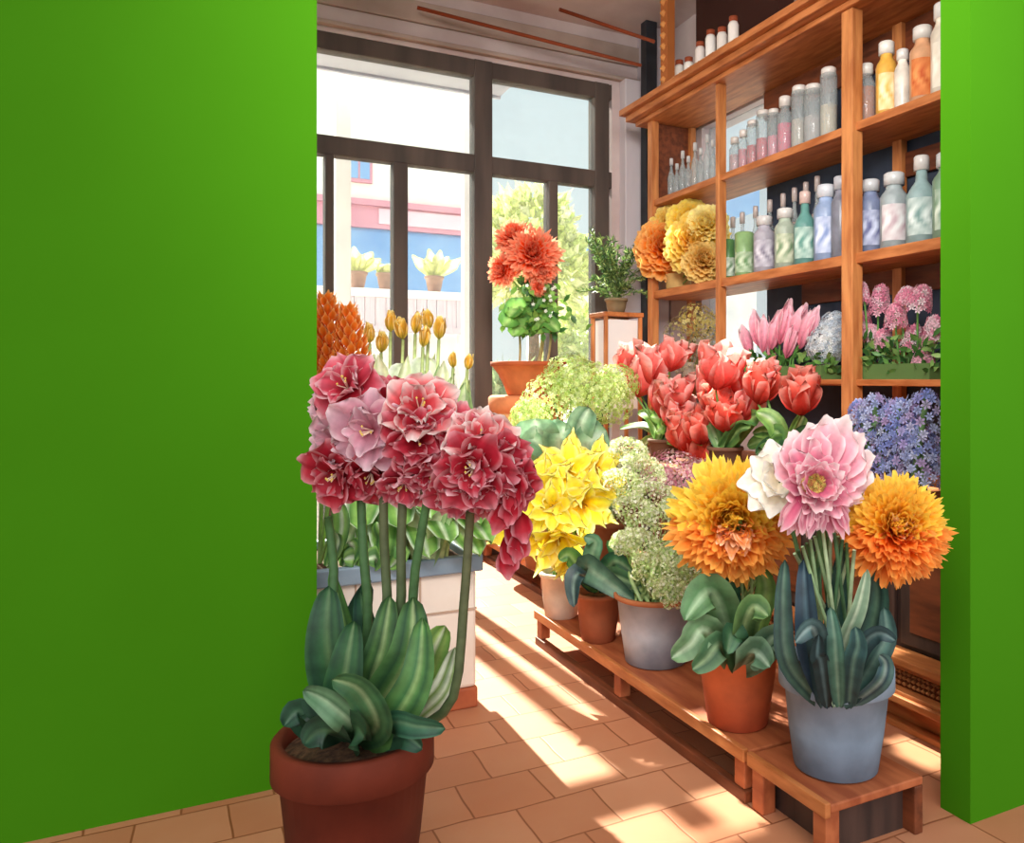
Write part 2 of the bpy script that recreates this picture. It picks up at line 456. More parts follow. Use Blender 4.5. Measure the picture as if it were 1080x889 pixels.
m = MB(); m.add([(-3.8, -.2, 5.4), (4, -.2, 7.7), (4, 5, 7.7), (-3.8, 5, 5.4), (-3.8, -.2, 5.9), (4, -.2, 9.2), (4, 5, 9.2), (-3.8, 5, 5.9)],
      [(0,3,2,1),(4,5,6,7),(0,1,5,4),(1,2,6,5),(2,3,7,6),(3,0,4,7)], (1, 1, 1)); m.build('roof', M['blue'], t, False)
# terrace wall with boards, posts
t = thing('terrace_rail', 'pale lilac boarded terrace edge on white posts outside the window', 'railing', (1.5, 8.2, 0))
m = MB(); m.box((-2.5, 0, 2.0), (1.1, .7, 2.08)); m.build('ledge', M['white'], t, False)
m = MB()
for i in range(36): m.box((-2.5 + i * .1, .02, 1.72), (-2.405 + i * .1, .05, 2.0))
m.build('boards', M['lilac'], t, False)
m = MB(); m.box((-2.5, 0.0, 1.66), (1.1, .06, 1.72)); m.build('lower_rail', M['lilac'], t, False)
for x in (-2.2, -1.1, -.05, .95):
    m = MB(); m.box((x, .05, -.02), (x + .12, .17, 1.66)); m.build('post', M['white'], t, False)
m = MB(); m.box((-2.5, .5, -.02), (1.1, .56, 1.66)); m.build('back_panel', M['white'], t, False)
for i, (px, lab) in enumerate(((361, 'white porch post outside the left panes, by the window handle'), (495, 'white porch post outside, just left of the thick mullion'))):
    p = W(px, 400, 6.1 if i == 0 else 6.6)
    m = MB(); m.box((p.x - .055, p.y - .05, -.02), (p.x + .055, p.y + .05, 3.6)); m.box((p.x - .08, p.y - .08, -.02), (p.x + .08, p.y + .08, .12))
    tag(m.build('porch_post', M['white'], None, False, .005), lab, 'post')
m = MB(); m.box((-.6, YW + .2, 3.31), (2.05, 5.9, 3.36)); m.box((-.6, 5.87, 3.29), (2.05, 5.9, 3.4)); m.box((-.6, YW + .161, 3.3), (2.05, YW + .24, 3.45))
tag(m.build('awning', M['roller'], None, False), 'lilac grey awning outside above the big left window pane', 'awning')

def leafy(mb, c, R, n, size, cols, squash=1, up=.3):
    c = np.array(c)
    cols = [hexc(k) for k in cols]
    for i in range(n):
        d = np.random.normal(size=3); d /= np.linalg.norm(d)
        r = R * random.uniform(.45, 1) ** .6
        p = c + d * r * np.array([1, 1, squash])
        dd = d + np.random.normal(size=3) * .5 + np.array([0, 0, up])
        k = mixc(random.choice(cols), random.choice(cols), random.random()) * random.uniform(.75, 1.15)
        petal(mb, p, dd, np.random.normal(size=3), size * random.uniform(.6, 1.2), size * .5, .5, .1, 0, .6, .7, 3, 3, lambda U, V: np.broadcast_to(k, U.shape + (3,)) * (1 - .2 * np.abs(V[..., None])))
def tree(x, y, h, R, cols, lab):
    t = thing('tree', lab, 'tree', (x, y, -.02))
    m = MB(); m.tube([(0, 0, 0), (.05, 0, h * .5), (0, 0, h)], (.12, .04), hexc('#8a7a60')); m.build('trunk', M['bark'], t)
    m = MB()
    leafy(m, (0, 0, h), R, 700, .28, cols, 1.1); leafy(m, (R * .5, -.2, h - R * .8), R * .8, 400, .28, cols); leafy(m, (-R * .5, 0, h - R * .7), R * .75, 400, .28, cols)
    m.build('foliage', M['leaf'], t)
p = W(560, 0, 12); tree(p.x, p.y, 3.3, .62, ['#eef2a8', '#dde896', '#f6f6c4'], 'pale yellow green tree outside behind the orange geranium')
p = W(618, 0, 13.5); tree(p.x, p.y, 1.75, .6, ['#f2f4b0', '#e2eca0', '#d0e090'], 'low pale green bush outside behind the rightmost panes')
p = W(548, 0, 8.6); tree(p.x, p.y + .6, .75, .5, ['#a9bd86', '#8ea878', '#c9d39c'], 'grey green shrub outside behind the geranium stems')

def ledge_plant(px, h, lab, seed):
    random.seed(seed)
    Y = 8.35; tt = (px - CX) / FPX; d = Y / (CT - ST * tt)
    t = thing('potted_plant', lab, 'plant', (d * (ST + CT * tt), Y, 2.08), 0)
    pot(t, .17, .09, .06, '#a08070', '#8a6a5c', .03, .008, n=20)
    m = MB()
    for i in range(6):
        a = -.9 + i * .36
        petal(m, (0, 0, .14), (math.sin(a), -.1, math.cos(a)), (0, -1, .2), h * random.uniform(.6, .95), .12, random.uniform(-.5, .5), .15, 0, .8, .3, 6, 5,
              grad(['#a8b070', '#dfe09a', '#f4f2c4'], '#8c9a58'))
    m.build('foliage', M['leaf'], t)
ledge_plant(377, .34, 'small potted plant with yellow green leaves on the terrace ledge, nearest the window handle', 1)
ledge_plant(458, .38, 'small potted plant with fanned pale leaves on the terrace ledge, right of the slim mullion', 2)
ledge_plant(407, .18, 'tiny brown pot with a sprig on the terrace ledge beside the slim mullion', 3)

# ================================================================== SHELF UNIT
XS, XB = 2.75, 3.08
t = shelf = thing('shelf_unit', 'tall honey wood shelf unit filled with bottles and flowers on the right wall', 'shelf', (XS, 3.3, 0))
def wb(name, x0, y0, z0, x1, y1, z1, mat='wood', par=shelf, bev=.004):
    m = MB(); m.box((x0 - XS, y0 - 3.3, z0), (x1 - XS, y1 - 3.3, z1)); return m.build(name, M[mat], par, False, bev)
YA, YB, YC, YD = 4.84, 4.02, 2.93, 1.68
def post(y, w=.045, x0=XS - .02, x1=XS + .035): wb('upright', x0, y - w / 2, 0.751 if x0 < XS + .2 else .751, x1, y + w / 2, 2.93, 'woodv')
post(YA - .02, .06); post(YB, .035); post(YC, .075, XS - .03); post(YD + .05, .06)
for y in (YA - .02, YC, YD + .05): wb('rear_upright', XB - .04, y - .03, .751, XB, y + .03, 2.93, 'woodv')
for z, th in ((1.20, .03), (1.79, .05), (2.40, .04)):
    wb('shelf_board', XS - .005, YD, z - th, XB + .01, YA, z)
m = MB()   # cornice: stepped moulding
y0_, y1_ = YD - 3.3, 4.97 - 3.3
for (xa, za, xb, zb) in ((-.05, 2.93, .34, 2.96), (-.11, 2.96, .34, 3.0), (-.15, 3.0, .34, 3.04)):
    m.box((xa, y0_, za), (xb, y1_ + (-xa - .05) * .5, zb))
m.build('cornice', M['wood'], shelf, False, .006)
wb('back_panel', XB + .012, YD, .75, XB + .03, YB - .0, 2.93, 'navy')
wb('shelf_lip', XS - .012, YC + .04, 1.175, XS - .004, YB, 1.2, 'wood')
# brown divider panels seen deep in the bays
for (ya, z0_, z1_) in ((2.30, 1.2, 1.76), (2.32, 1.79, 2.37), (2.3, 2.41, 2.93)):
    wb('rear_divider', XB - .02, ya, z0_, XB + .011, ya + .06, z1_, 'woodd')
wb('side_panel', XS, YA - .012, 2.4, XB, YA, 2.93, 'woodd')
wb('back_rail', XB - .012, YD, 2.76, XB + .012, YB, 2.93, 'woodd')
wb('back_rail', XB - .012, YD, 2.18, XB + .012, YC, 2.30, 'woodd')
wb('back_board', XB - .012, YD, 1.62, XB + .012, YB - .35, 1.76, 'woodd')

# base cabinet with carved plinth
t = cab = thing('base_cabinet', 'deep brown base cabinet below the shelves with a carved wooden plinth', 'cabinet', (2.2, 3.3, 0))
XC = 2.22
def cb(name, lo, hi, mat, bev=.004):
    m = MB(); m.box((lo[0] - 2.2, lo[1] - 3.3, lo[2]), (hi[0] - 2.2, hi[1] - 3.3, hi[2])); return m.build(name, M[mat], cab, False, bev)
cb('carcass', (XC + .02, YD, .0), (XR - .01, YA, .71), 'cab')
cb('worktop', (XC - .03, YD, .712), (XR - .005, YA + .02, .75), 'wood')
for i in range(7):
    ya = YD + .02 + i * .45
    d_ = cb('door', (XC - .003, ya, .27), (XC + .018, ya + .42, .69), 'cab')
    m = MB(); m.box((XC - .012 - 2.2, ya + .05 - 3.3, .32), (XC - .004 - 2.2, ya + .37 - 3.3, .64)); m.build('door_panel', M['woodd'], d_, False, .006)
m = MB()
for xo, z0_, z1_ in ((-.07, .0, .02), (-.03, .02, .1), (-.10, .1, .125), (-.085, .125, .14), (-.07, .205, .225), (-.09, .225, .25)):
    m.box((XC - 2.2 + xo, YD - 3.3, z0_), (XC - 2.2 + .019, YA - 3.3, z1_))
m.build('plinth', M['wood'], cab, False, .003)
m = MB()
random.seed(4)
m.box((XC - 2.2 - .045, YD - 3.3, .14), (XC - 2.2 + .019, YA - 3.3, .205), hexc('#7a3f1e'))
y = YD - 3.3 + .02
while y < YD - 3.3 + 1.5:
    for z in (.153, .172, .191):
        m.lathe([(.0, z - .009), (.011, z), (.0, z + .009)], hexc('#a8683a'), 6, (XC - 2.2 - .048, y + random.uniform(-.003, .003)), cap=False)
    y += .021
m.build('carved_frieze', M['paint'], cab)

# top of the shelf unit : carved post, tray of jars
m = MB()
o_ = thing('carved_post', 'short carved orange brown post on top of the shelf unit near the black upright', 'post', (2.68, 4.50, 3.04))
m.box((-.03, -.04, 0), (.03, .04, .7), hexc('#a8602f'));
mm = MB()
for k in range(9): mm.lathe([(0, .03 + k * .07), (.026, .055 + k * .07), (0, .08 + k * .07)], hexc('#d08a4c'), 8, (-.03, 0), cap=False)
m.build('shaft', M['paint'], o_, False, .003); mm.build('carving', M['paint'], o_)
tr = thing('wicker_tray', 'long wicker edged tray on top of the shelf unit', 'tray', (2.80, 4.18, 3.04))
m = MB(); m.box((-.1, -.42, 0), (.12, .42, .012), hexc('#8b4a2a'))
for s_ in (-.11, .11):
    for k in range(56):
        yy = -.42 + k * .0152
        m.tube([(s_, yy, .0), (s_ * 1.02, yy + .012, .06)], .006, hexc(random.choice(['#e3c6a4', '#c79a70', '#a8704a'])), 4)
m.build('tray', M['paint'], tr, False)
for k, (px, hh, c) in enumerate(((715, .17, '#efe6dc'), (725, .15, '#f4eee6'), (737, .2, '#e9ddd6'), (748, .23, '#f2ece6'), (760, .2, '#e6dcd4'), (772, .22, '#efe6de'))):
    Y, d = onX(px, 2.78)
    b = thing('jar', 'white jar with a brown lid in the wicker tray on the shelf top', 'jar', (2.79, Y, 3.053), 0, 'white jars in the wicker tray')
    m = MB(); m.lathe([(.028, 0), (.032, .005), (.032, hh - .02), (.024, hh)], hexc(c), 16); m.build('body', M['paint'], b)
    m = MB(); m.lathe([(.026, hh), (.026, hh + .03)], hexc('#9c4a2c'), 16); m.build('lid', M['paint'], b)
m = MB(); m.box((2.97, 3.75, 3.041), (3.08, 4.62, 3.75), hexc('#3a1c14')); tag(m.build('backboard', M['paint'], None, False), 'dark red brown board standing behind the jars on the shelf top', 'board')

# ================================================================== BOTTLES
def bottle(label, x, y, z, h, r, body, liquid, cap, lab=None, labc2=None, kind=0, fill=.6, group=None):
    r *= 1.22; t = thing('bottle', label, 'bottle', (x, y, z), random.uniform(-.15, .15), group)
    sh = h * (.74 if kind == 0 else .66)
    prof = [(r * .92, 0), (r, .006), (r, sh * .92), (r * .88, sh * .98), (r * .66, sh + h * .03), (r * .58, sh + h * .06), (r * .58, h * .86)]
    if kind == 1: prof = [(r * .92, 0), (r, .006), (r, sh * .82), (r * .8, sh * .94), (r * .4, sh + h * .06), (r * .34, h * .86)]
    if kind == 2: prof = [(r * .95, 0), (r, .004), (r, h * .9), (r * .8, h * .93)]
    n = 20
    if liquid:
        m = MB(); m.lathe(prof, n=n); m.build('body', M['bglass'], t)
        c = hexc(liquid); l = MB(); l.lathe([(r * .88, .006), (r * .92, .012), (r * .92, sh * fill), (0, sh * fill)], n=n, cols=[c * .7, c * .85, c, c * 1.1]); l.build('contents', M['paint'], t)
    else:
        c = hexc(body); m = MB()
        m.lathe(prof, n=n, cols=[mixc(c * .75, c * 1.1, i / len(prof)) for i in range(len(prof))]); m.build('body', M['gloss'], t)
    if cap:
        m = MB(); cr = r * (.86 if kind == 2 else .74 if kind == 0 else .5); cz = h * (.84 if kind != 2 else .9)
        k = hexc(cap); m.lathe([(cr, cz), (cr, h * .985), (cr * .85, h)], k, n); m.build('cap', M['gloss'], t)
    if lab:
        la = hexc(lab); l2 = hexc(labc2 or '#ffffff')
        m = MB(); seg = 12; rows = 9
        a = np.linspace(-1.15, 1.15, seg) - PI / 2 - .55
        zz = np.linspace(sh * .16, sh * .78, rows)
        P = np.zeros((rows, seg, 3)); C = np.zeros((rows, seg, 3))
        ph = random.uniform(0, 6)
        for i in range(rows):
            for j in range(seg):
                P[i, j] = ((r + .0015) * math.cos(a[j]), (r + .0015) * math.sin(a[j]), zz[i])
                q = .5 + .5 * math.sin(j * 1.3 + ph + 2.2 * math.sin(i * .9 + ph)) * math.cos((i - 4) * .5)
                C[i, j] = mixc(la, l2, max(0, min(1, q)))
        m.grid(P, C); m.build('label_patch', M['paint'], t)
    return t
M['gloss'] = vmat('glossy_colour', 0, .3, 14, .22, .5)
random.seed(11)
XO = XS + .12
# shelf row at the top: left bay (greyish glass), middle bay (pink), right bay (orange)
for k, px in enumerate((701, 708, 714, 720, 726, 733, 739, 746, 752)):
    Y, d = onX(px, XO); bottle('slim empty grey glass bottle on the top shelf in front of the pale side window', XO, Y, 2.4, .22 + .06 * (k % 2) + k * .008, .021, None, '#b9bcc0', '#b5b2b0', None, kind=1, fill=.2, group='grey glass bottles in the left bay')
mid = [(775, .24, .028, '#eab4b8', 'pale rose'), (784, .26, .026, '#e8788c', 'dusty rose'), (794, .29, .03, '#d82c48', 'crimson'), (805, .32, .034, '#e03c58', 'rose red'),
       (816, .30, .03, '#ec7c94', 'soft pink'), (828, .34, .036, '#f0507c', 'bright pink'), (843, .36, .036, '#cbb8a8', 'sandy'), (858, .33, .042, '#b8aaa6', 'smoky grey'), (874, .38, .036, '#d8c4a8', 'cream')]
ordn = ['leftmost in the middle bay', 'second in the middle bay', 'third in the middle bay', 'fourth in the middle bay', 'fifth in the middle bay', 'sixth in the middle bay', 'third from the thick upright', 'second from the thick upright', 'touching the thick upright']
for (px, h, r, c, nm), o_ in zip(mid, ordn):
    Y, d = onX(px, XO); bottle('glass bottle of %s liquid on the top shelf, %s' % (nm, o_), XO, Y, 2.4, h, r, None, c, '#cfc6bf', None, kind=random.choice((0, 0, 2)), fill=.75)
for px, h, r, bc, lc, cap, l1, l2, lab in (
    (914, .31, .035, None, '#d8702c', '#e4e0d8', None, None, 'orange bottle with a white cap on the top shelf right of the thick upright'),
    (935, .37, .04, '#e8b04c', None, '#ddd8d0', '#f0a83c', '#fff0c8', 'amber yellow bottle with a pale floral label on the top right shelf'),
    (952, .30, .03, '#e9e0d2', None, '#d8d4cf', None, None, 'cream opaque bottle between the amber and rust bottles, top right shelf'),
    (973, .36, .046, '#d9a27a', None, '#d4cfc8', '#b8481c', '#e89c5c', 'wide rust orange bottle with a flower label, top right shelf'),
    (994, .42, .04, '#e8dcc8', None, '#d8d4cf', '#d8cbb4', '#f4eee0', 'tall cream bottle at the far right end of the top shelf')):
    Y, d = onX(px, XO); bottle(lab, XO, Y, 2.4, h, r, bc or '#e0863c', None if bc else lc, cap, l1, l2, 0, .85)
# second shelf middle bay
for px, h, r, bc, cap, l1, l2, kd, lab in (
    (768, .27, .036, '#54804a', None, '#e8efe0', '#3c6c3c', 2, 'green glass jar with white sprig label on the second shelf beside the slim upright'),
    (785, .29, .046, '#86a870', None, '#cfdcc0', '#4c7c44', 2, 'pale green jar showing leaves on the second shelf'),
    (806, .33, .05, '#a8a2ac', '#c6c2c0', '#6e6478', '#d8d4dc', 0, 'grey purple patterned bottle on the second shelf of the middle bay'),
    (828, .34, .048, '#a4ae9c', '#c8c4c0', '#e2e0c8', '#587a54', 0, 'grey green bottle with a leafy label on the second shelf'),
    (849, .40, .048, '#5f9088', '#c2a8a0', '#3c7c70', '#cfe0d4', 1, 'teal bottle with a rosy neck on the second shelf'),
    (871, .40, .05, '#8ea0c0', '#c0c2c8', '#6a80b0', '#dfe4f0', 0, 'blue bottle with a grey cap and a round dark dot on the second shelf'),
    (887, .42, .04, '#7a7a86', '#a8a8ae', None, None, 0, 'slate bottle half hidden behind the thick upright on the second shelf'),
    (918, .36, .047, '#76809e', '#b8b8ba', '#3f4278', '#cfd6ea', 0, 'blue violet bottle right of the thick upright on the second shelf'),
    (943, .36, .052, '#9aa4a6', '#bcbcbc', '#b0929a', '#dfe2e0', 0, 'grey bottle with a rosy plume label, second shelf right bay'),
    (972, .40, .055, '#8ca4a4', '#c2bcb8', '#5f8480', '#e0e8e4', 1, 'large pale teal bottle with a long neck, second shelf right bay'),
    (999, .38, .05, '#7e9a80', '#bcbcbc', '#4f7a58', '#d6e0d0', 0, 'grey green bottle at the right end of the second shelf')):
    Y, d = onX(px, XO); bt = bottle(lab, XO, Y, 1.79, h, r, bc, None, cap, l1, l2, kd)
    if 'round dark dot' in lab:
        m = MB(); a0 = -PI / 2 - .9
        m.lathe([(0, 0), (.012, .001), (.012, .003), (0, .004)], hexc('#22252e'), 12)
        o_ = m.build('dot', M['paint'], bt); o_.location = ((r + .002) * math.cos(a0), (r + .002) * math.sin(a0), .2); o_.rotation_euler = (PI / 2, 0, a0 + PI / 2)
for k, px in enumerate((773, 783, 797, 812, 826, 838, 850, 862)):
    Y, d = onX(px, XO + .12); bottle('slim clear glass bottle standing in the rear row of the second shelf', XO + .12, Y, 1.79, .42 + .012 * k, .026, None, '#b8a49c', '#b4a49e', None, kind=1, fill=.9, group='clear bottles in the rear row')

# ================================================================== FLOWER KINDS
def pompon(mb, c, axis, R, cin, cmid, ctip, layers=9, n0=22, wd=.24, serr=.12, edge='#fff3c0', top=None, nu=5, flat=.55):
    """many petalled round bloom"""
    x, y, z = frame(axis)
    for k in range(layers):
        f = k / (layers - 1)
        th = math.radians(112) * (1 - f) + math.radians(8) * f
        L = R * (1.0 - .35 * f)
        n = max(6, int(n0 * math.sin(max(th, .35)) ** .8))
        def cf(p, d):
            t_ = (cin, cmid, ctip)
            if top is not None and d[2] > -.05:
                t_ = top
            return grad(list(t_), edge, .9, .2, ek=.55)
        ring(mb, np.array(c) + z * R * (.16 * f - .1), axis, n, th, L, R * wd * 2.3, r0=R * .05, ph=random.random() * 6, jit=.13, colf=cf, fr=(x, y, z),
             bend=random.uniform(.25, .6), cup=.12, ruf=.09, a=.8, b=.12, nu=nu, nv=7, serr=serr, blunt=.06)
def amaryl(mb, c, axis, R, pal, double=True):
    cols, edge = pal
    def cf(p, d): return grad(cols, edge, .8, .28)
    ph = random.random() * 6
    ring(mb, c, axis, 3, 1.15, R * 1.1, R * 1.0, ph=ph, bend=-.55, cup=.16, ruf=.10, a=.6, b=.42, nu=8, nv=9, colf=cf, rfreq=4)
    ring(mb, c, axis, 3, 1.0, R * 1.05, R * .95, ph=ph + PI / 3, bend=-.45, cup=.14, ruf=.10, a=.6, b=.42, nu=8, nv=9, colf=cf, rfreq=4)
    if double:
        ring(mb, c, axis, 5, .62, R * .8, R * .62, ph=ph + .4, bend=-.5, cup=.2, ruf=.16, a=.6, b=.4, nu=6, nv=7, colf=cf, rfreq=5)
def amaryl_center(mb, c, axis, R):
    x, y, z = frame(axis)
    for i in range(5):
        a = random.uniform(0, 6.28); d = z + (np.cos(a) * x + np.sin(a) * y) * .3
        e = np.array(c) + d * R * .42
        mb.tube([c, np.array(c) + d * R * .25, e], .0014, hexc('#f2d7c0'), 5)
        mb.lathe([(0, 0), (.003, .003), (0, .006)], hexc('#d9b45c'), 6, cap=False)
        mb.v[-1] = mb.v[-1] + e
def tulip(mb, c, axis, R, H, cols, edge, ruf=.12, openk=0.0):
    def cf(p, d): return grad(cols, edge, .86, .25)
    ph = random.random() * 6
    ring(mb, c, axis, 3, .72 + openk, H, R * 1.9, ph=ph, bend=.9, cup=.22, ruf=ruf, a=.45, b=.35, nu=8, nv=8, colf=cf, jit=.08, rfreq=4)
    ring(mb, c, axis, 3, .55 + openk, H * .98, R * 1.8, ph=ph + PI / 3, bend=.75, cup=.22, ruf=ruf, a=.45, b=.35, nu=8, nv=8, colf=cf, jit=.08, rfreq=4)
def floret(mb, c, d, r, n, col, edge=None, center=None):
    x, y, z = frame(d)
    ph = random.random() * 6
    col = np.array(col)
    for i in range(n):
        a = ph + 2 * PI * i / n
        rad = np.cos(a) * x + np.sin(a) * y
        tn = -np.sin(a) * x + np.cos(a) * y
        c = np.array(c)
        w = r * 1.9 / n ** .75
        e = col * 1.0 if edge is None else edge
        mb.add([c, c + rad * r * .6 + tn * w * .5 + z * r * .18, c + rad * r + z * r * .1, c + rad * r * .6 - tn * w * .5 + z * r * .18], [(0, 1, 2, 3)], [center if center is not None else col * .75, col, e, col])
def dome(mb, c, axis, R, n, fr, pet, cols, edge=None, flat=.75, span=.9):
    x, y, z = frame(axis)
    for i in range(n):
        k = (i + .5) / n
        th = math.acos(1 - k * (1 + span)) if 1 - k * (1 + span) > -1 else PI
        ph = i * 2.39996
        d = math.sin(th) * (np.cos(ph) * x + np.sin(ph) * y) + math.cos(th) * z * flat
        p = np.array(c) + d * R * random.uniform(.88, 1.05)
        col = mixc(random.choice(cols), random.choice(cols), random.random()) * random.uniform(.85, 1.12)
        floret(mb, p, d + np.random.normal(size=3) * .25, fr * random.uniform(.8, 1.2), pet, col, edge, None)
def spike(mb, base, top, R, n, fr, cols, taper=.5, pet=6):
    base = np.array(base); top = np.array(top); ax = top - base
    x, y, z = frame(ax)
    for i in range(n):
        k = (i + .5) / n
        a = i * 2.39996
        rr = R * (1 - taper * k ** 2) * min(1, (1 - k) * 6 + .25)
        d = np.cos(a) * x + np.sin(a) * y + z * .25
        p = base + ax * k + d * rr
        col = mixc(random.choice(cols), random.choice(cols), random.random()) * random.uniform(.82, 1.12)
        floret(mb, p, d, fr * random.uniform(.85, 1.15), pet, col, np.clip(col * 1.25, 0, 1), col * .55)
def H(*a): return [hexc(k) for k in a]
def leaf_tuft(mb, c, n, L, wd, c1, c2, mid, spread=.6, droop=.5, nrmup=False):
    c = Vector(c)
    for i in range(n):
        a = i * 2.4 + random.uniform(-.3, .3); s = spread * random.uniform(.6, 1.2); l = L * random.uniform(.7, 1.1)
        r = Vector((math.cos(a), math.sin(a), 0))
        pts = [c + r * .01, c + r * l * s * .4 + Vector((0, 0, l * .5)), c + r * l * s * .8 + Vector((0, 0, l * (.85 - droop * .3))), c + r * l * s * 1.15 + Vector((0, 0, l * (.95 - droop)))]
        strap(mb, pts, wd * random.uniform(.8, 1.15), (-r + Vector((0, 0, .7))), c1, c2, mid, k=3, nv=5)

# ================================================================== AMARYLLIS, left foreground
random.seed(21); np.random.seed(21)
A = thing('potted_amaryllis', 'tall red and pink amaryllis in a big terracotta pot in the left foreground', 'plant', (.333, 1.95, 0))
pot(A, .40, .165, .125, '#682816', '#42140e', .085, .012, n=48)  # terracotta darkened to carry the shade the pot stands in
DA = 1.89
stems = [  # (top px,py,depth) , lower pts
    [(346, 545, 1.92), (352, 600, 1.92), (350, 660, 1.90), (358, 775, 1.90)],
    [(380, 500, 1.90), (383, 580, 1.88), (388, 660, 1.88), (375, 775, 1.90)],
    [(404, 480, 1.86), (405, 570, 1.86), (407, 660, 1.86), (382, 775, 1.90)],
    [(427, 470, 1.86), (423, 570, 1.85), (420, 660, 1.85), (386, 775, 1.90)],
    [(452, 520, 1.82), (438, 600, 1.83), (430, 670, 1.84), (390, 778, 1.88)],
    [(496, 540, 1.80), (489, 640, 1.80), (478, 735, 1.80), (440, 768, 1.84), (400, 776, 1.88)]]
for k, s in enumerate(stems):
    m = MB(); m.tube([loc(A, W(*q)) for q in reversed(s)], (.012, .0095), hexc('#3c5a38'), 10, hexc('#5b5a3e' if k in (2, 3, 5) else '#46683c')); m.build('stem', M['stem'], A)
pal_dk = (['#680814', '#a01222', '#bc2438', '#cc4458'], '#eeb0b8')
pal_md = (['#7a0c1a', '#bc2034', '#d04458', '#de6c80'], '#fbd8dc')
pal_lt = (['#a8404e', '#cf7f92', '#dba0b0', '#e8bcc8'], '#f6dde2')
pal_wt = (['#8a1422', '#cc3038', '#dc5a60', '#f6dcd8'], '#fff6f0')
fl = [(362, 405, 1.84, 36, pal_md, (-.2, .5)), (345, 428, 1.90, 30, pal_lt, (-.8, .2)), (388, 455, 1.80, 42, pal_lt, (-.1, .0)), (350, 468, 1.86, 34, pal_lt, (-.6, -.1)),
      (350, 502, 1.84, 36, pal_dk, (-.4, -.3)), (390, 505, 1.84, 34, pal_dk, (.1, -.6)), (412, 420, 1.86, 30, pal_dk, (.2, .7)), (412, 470, 1.84, 34, pal_dk, (0, -.2)),
      (442, 428, 1.80, 40, pal_wt, (.2, .6)), (440, 465, 1.78, 36, pal_dk, (.2, -.1)), (425, 515, 1.82, 30, pal_md, (0, -.9)), (455, 500, 1.80, 30, pal_md, (.3, -.7)),
      (478, 455, 1.80, 32, pal_md, (.1, .3)), (508, 462, 1.78, 38, pal_wt, (.5, .8)), (497, 496, 1.74, 40, pal_dk, (.0, -.1)), (480, 525, 1.78, 34, pal_md, (-.2, -.8)),
      (532, 488, 1.78, 36, pal_dk, (.9, .1)), (540, 515, 1.79, 32, pal_dk, (.8, -.6)), (520, 525, 1.77, 28, pal_md, (.3, -.9)), (395, 425, 1.9, 26, pal_dk, (0, .6))]
for (px, py, d, r, pal, (dx, dz)) in fl:
    c = np.array(loc(A, W(px, py, d))); ax = face(dx, dz)
    R = r / FPX * d * 1.12
    c = c - ax / np.linalg.norm(ax) * R * .3
    m = MB(); amaryl(m, c, ax, R, pal); f_ = m.build('flower', M['petal'], A)
    m = MB(); amaryl_center(m, c, ax, R); m.build('stamens', M['paint'], f_)
    # short green neck back to nearest stem top
    top = min([np.array(loc(A, W(*s[0]))) for s in stems], key=lambda q: np.linalg.norm(q - c))
    m = MB(); m.tube([top, (top + c) / 2 + np.array([0, 0, -.005]), c], (.007, .010), hexc('#5a7040'), 6, hexc('#8c3040')); m.build('flower_neck', M['stem'], f_)
# ruffled falls hanging at the right
m = MB()
for i in range(10):
    px = 528 + random.uniform(0, 22); py = 500 + i * 9
    petal(m, loc(A, W(px, py - 6, 1.77)), (random.uniform(-.5, .5), random.uniform(-.3, 0), -1), CAMD + np.random.normal(size=3) * .3, .075, .05, random.uniform(-.5, .6), .2, .14, .6, .4, 6, 7, grad(*pal_dk, st=.3))
m.build('hanging_petals', M['petal'], A)
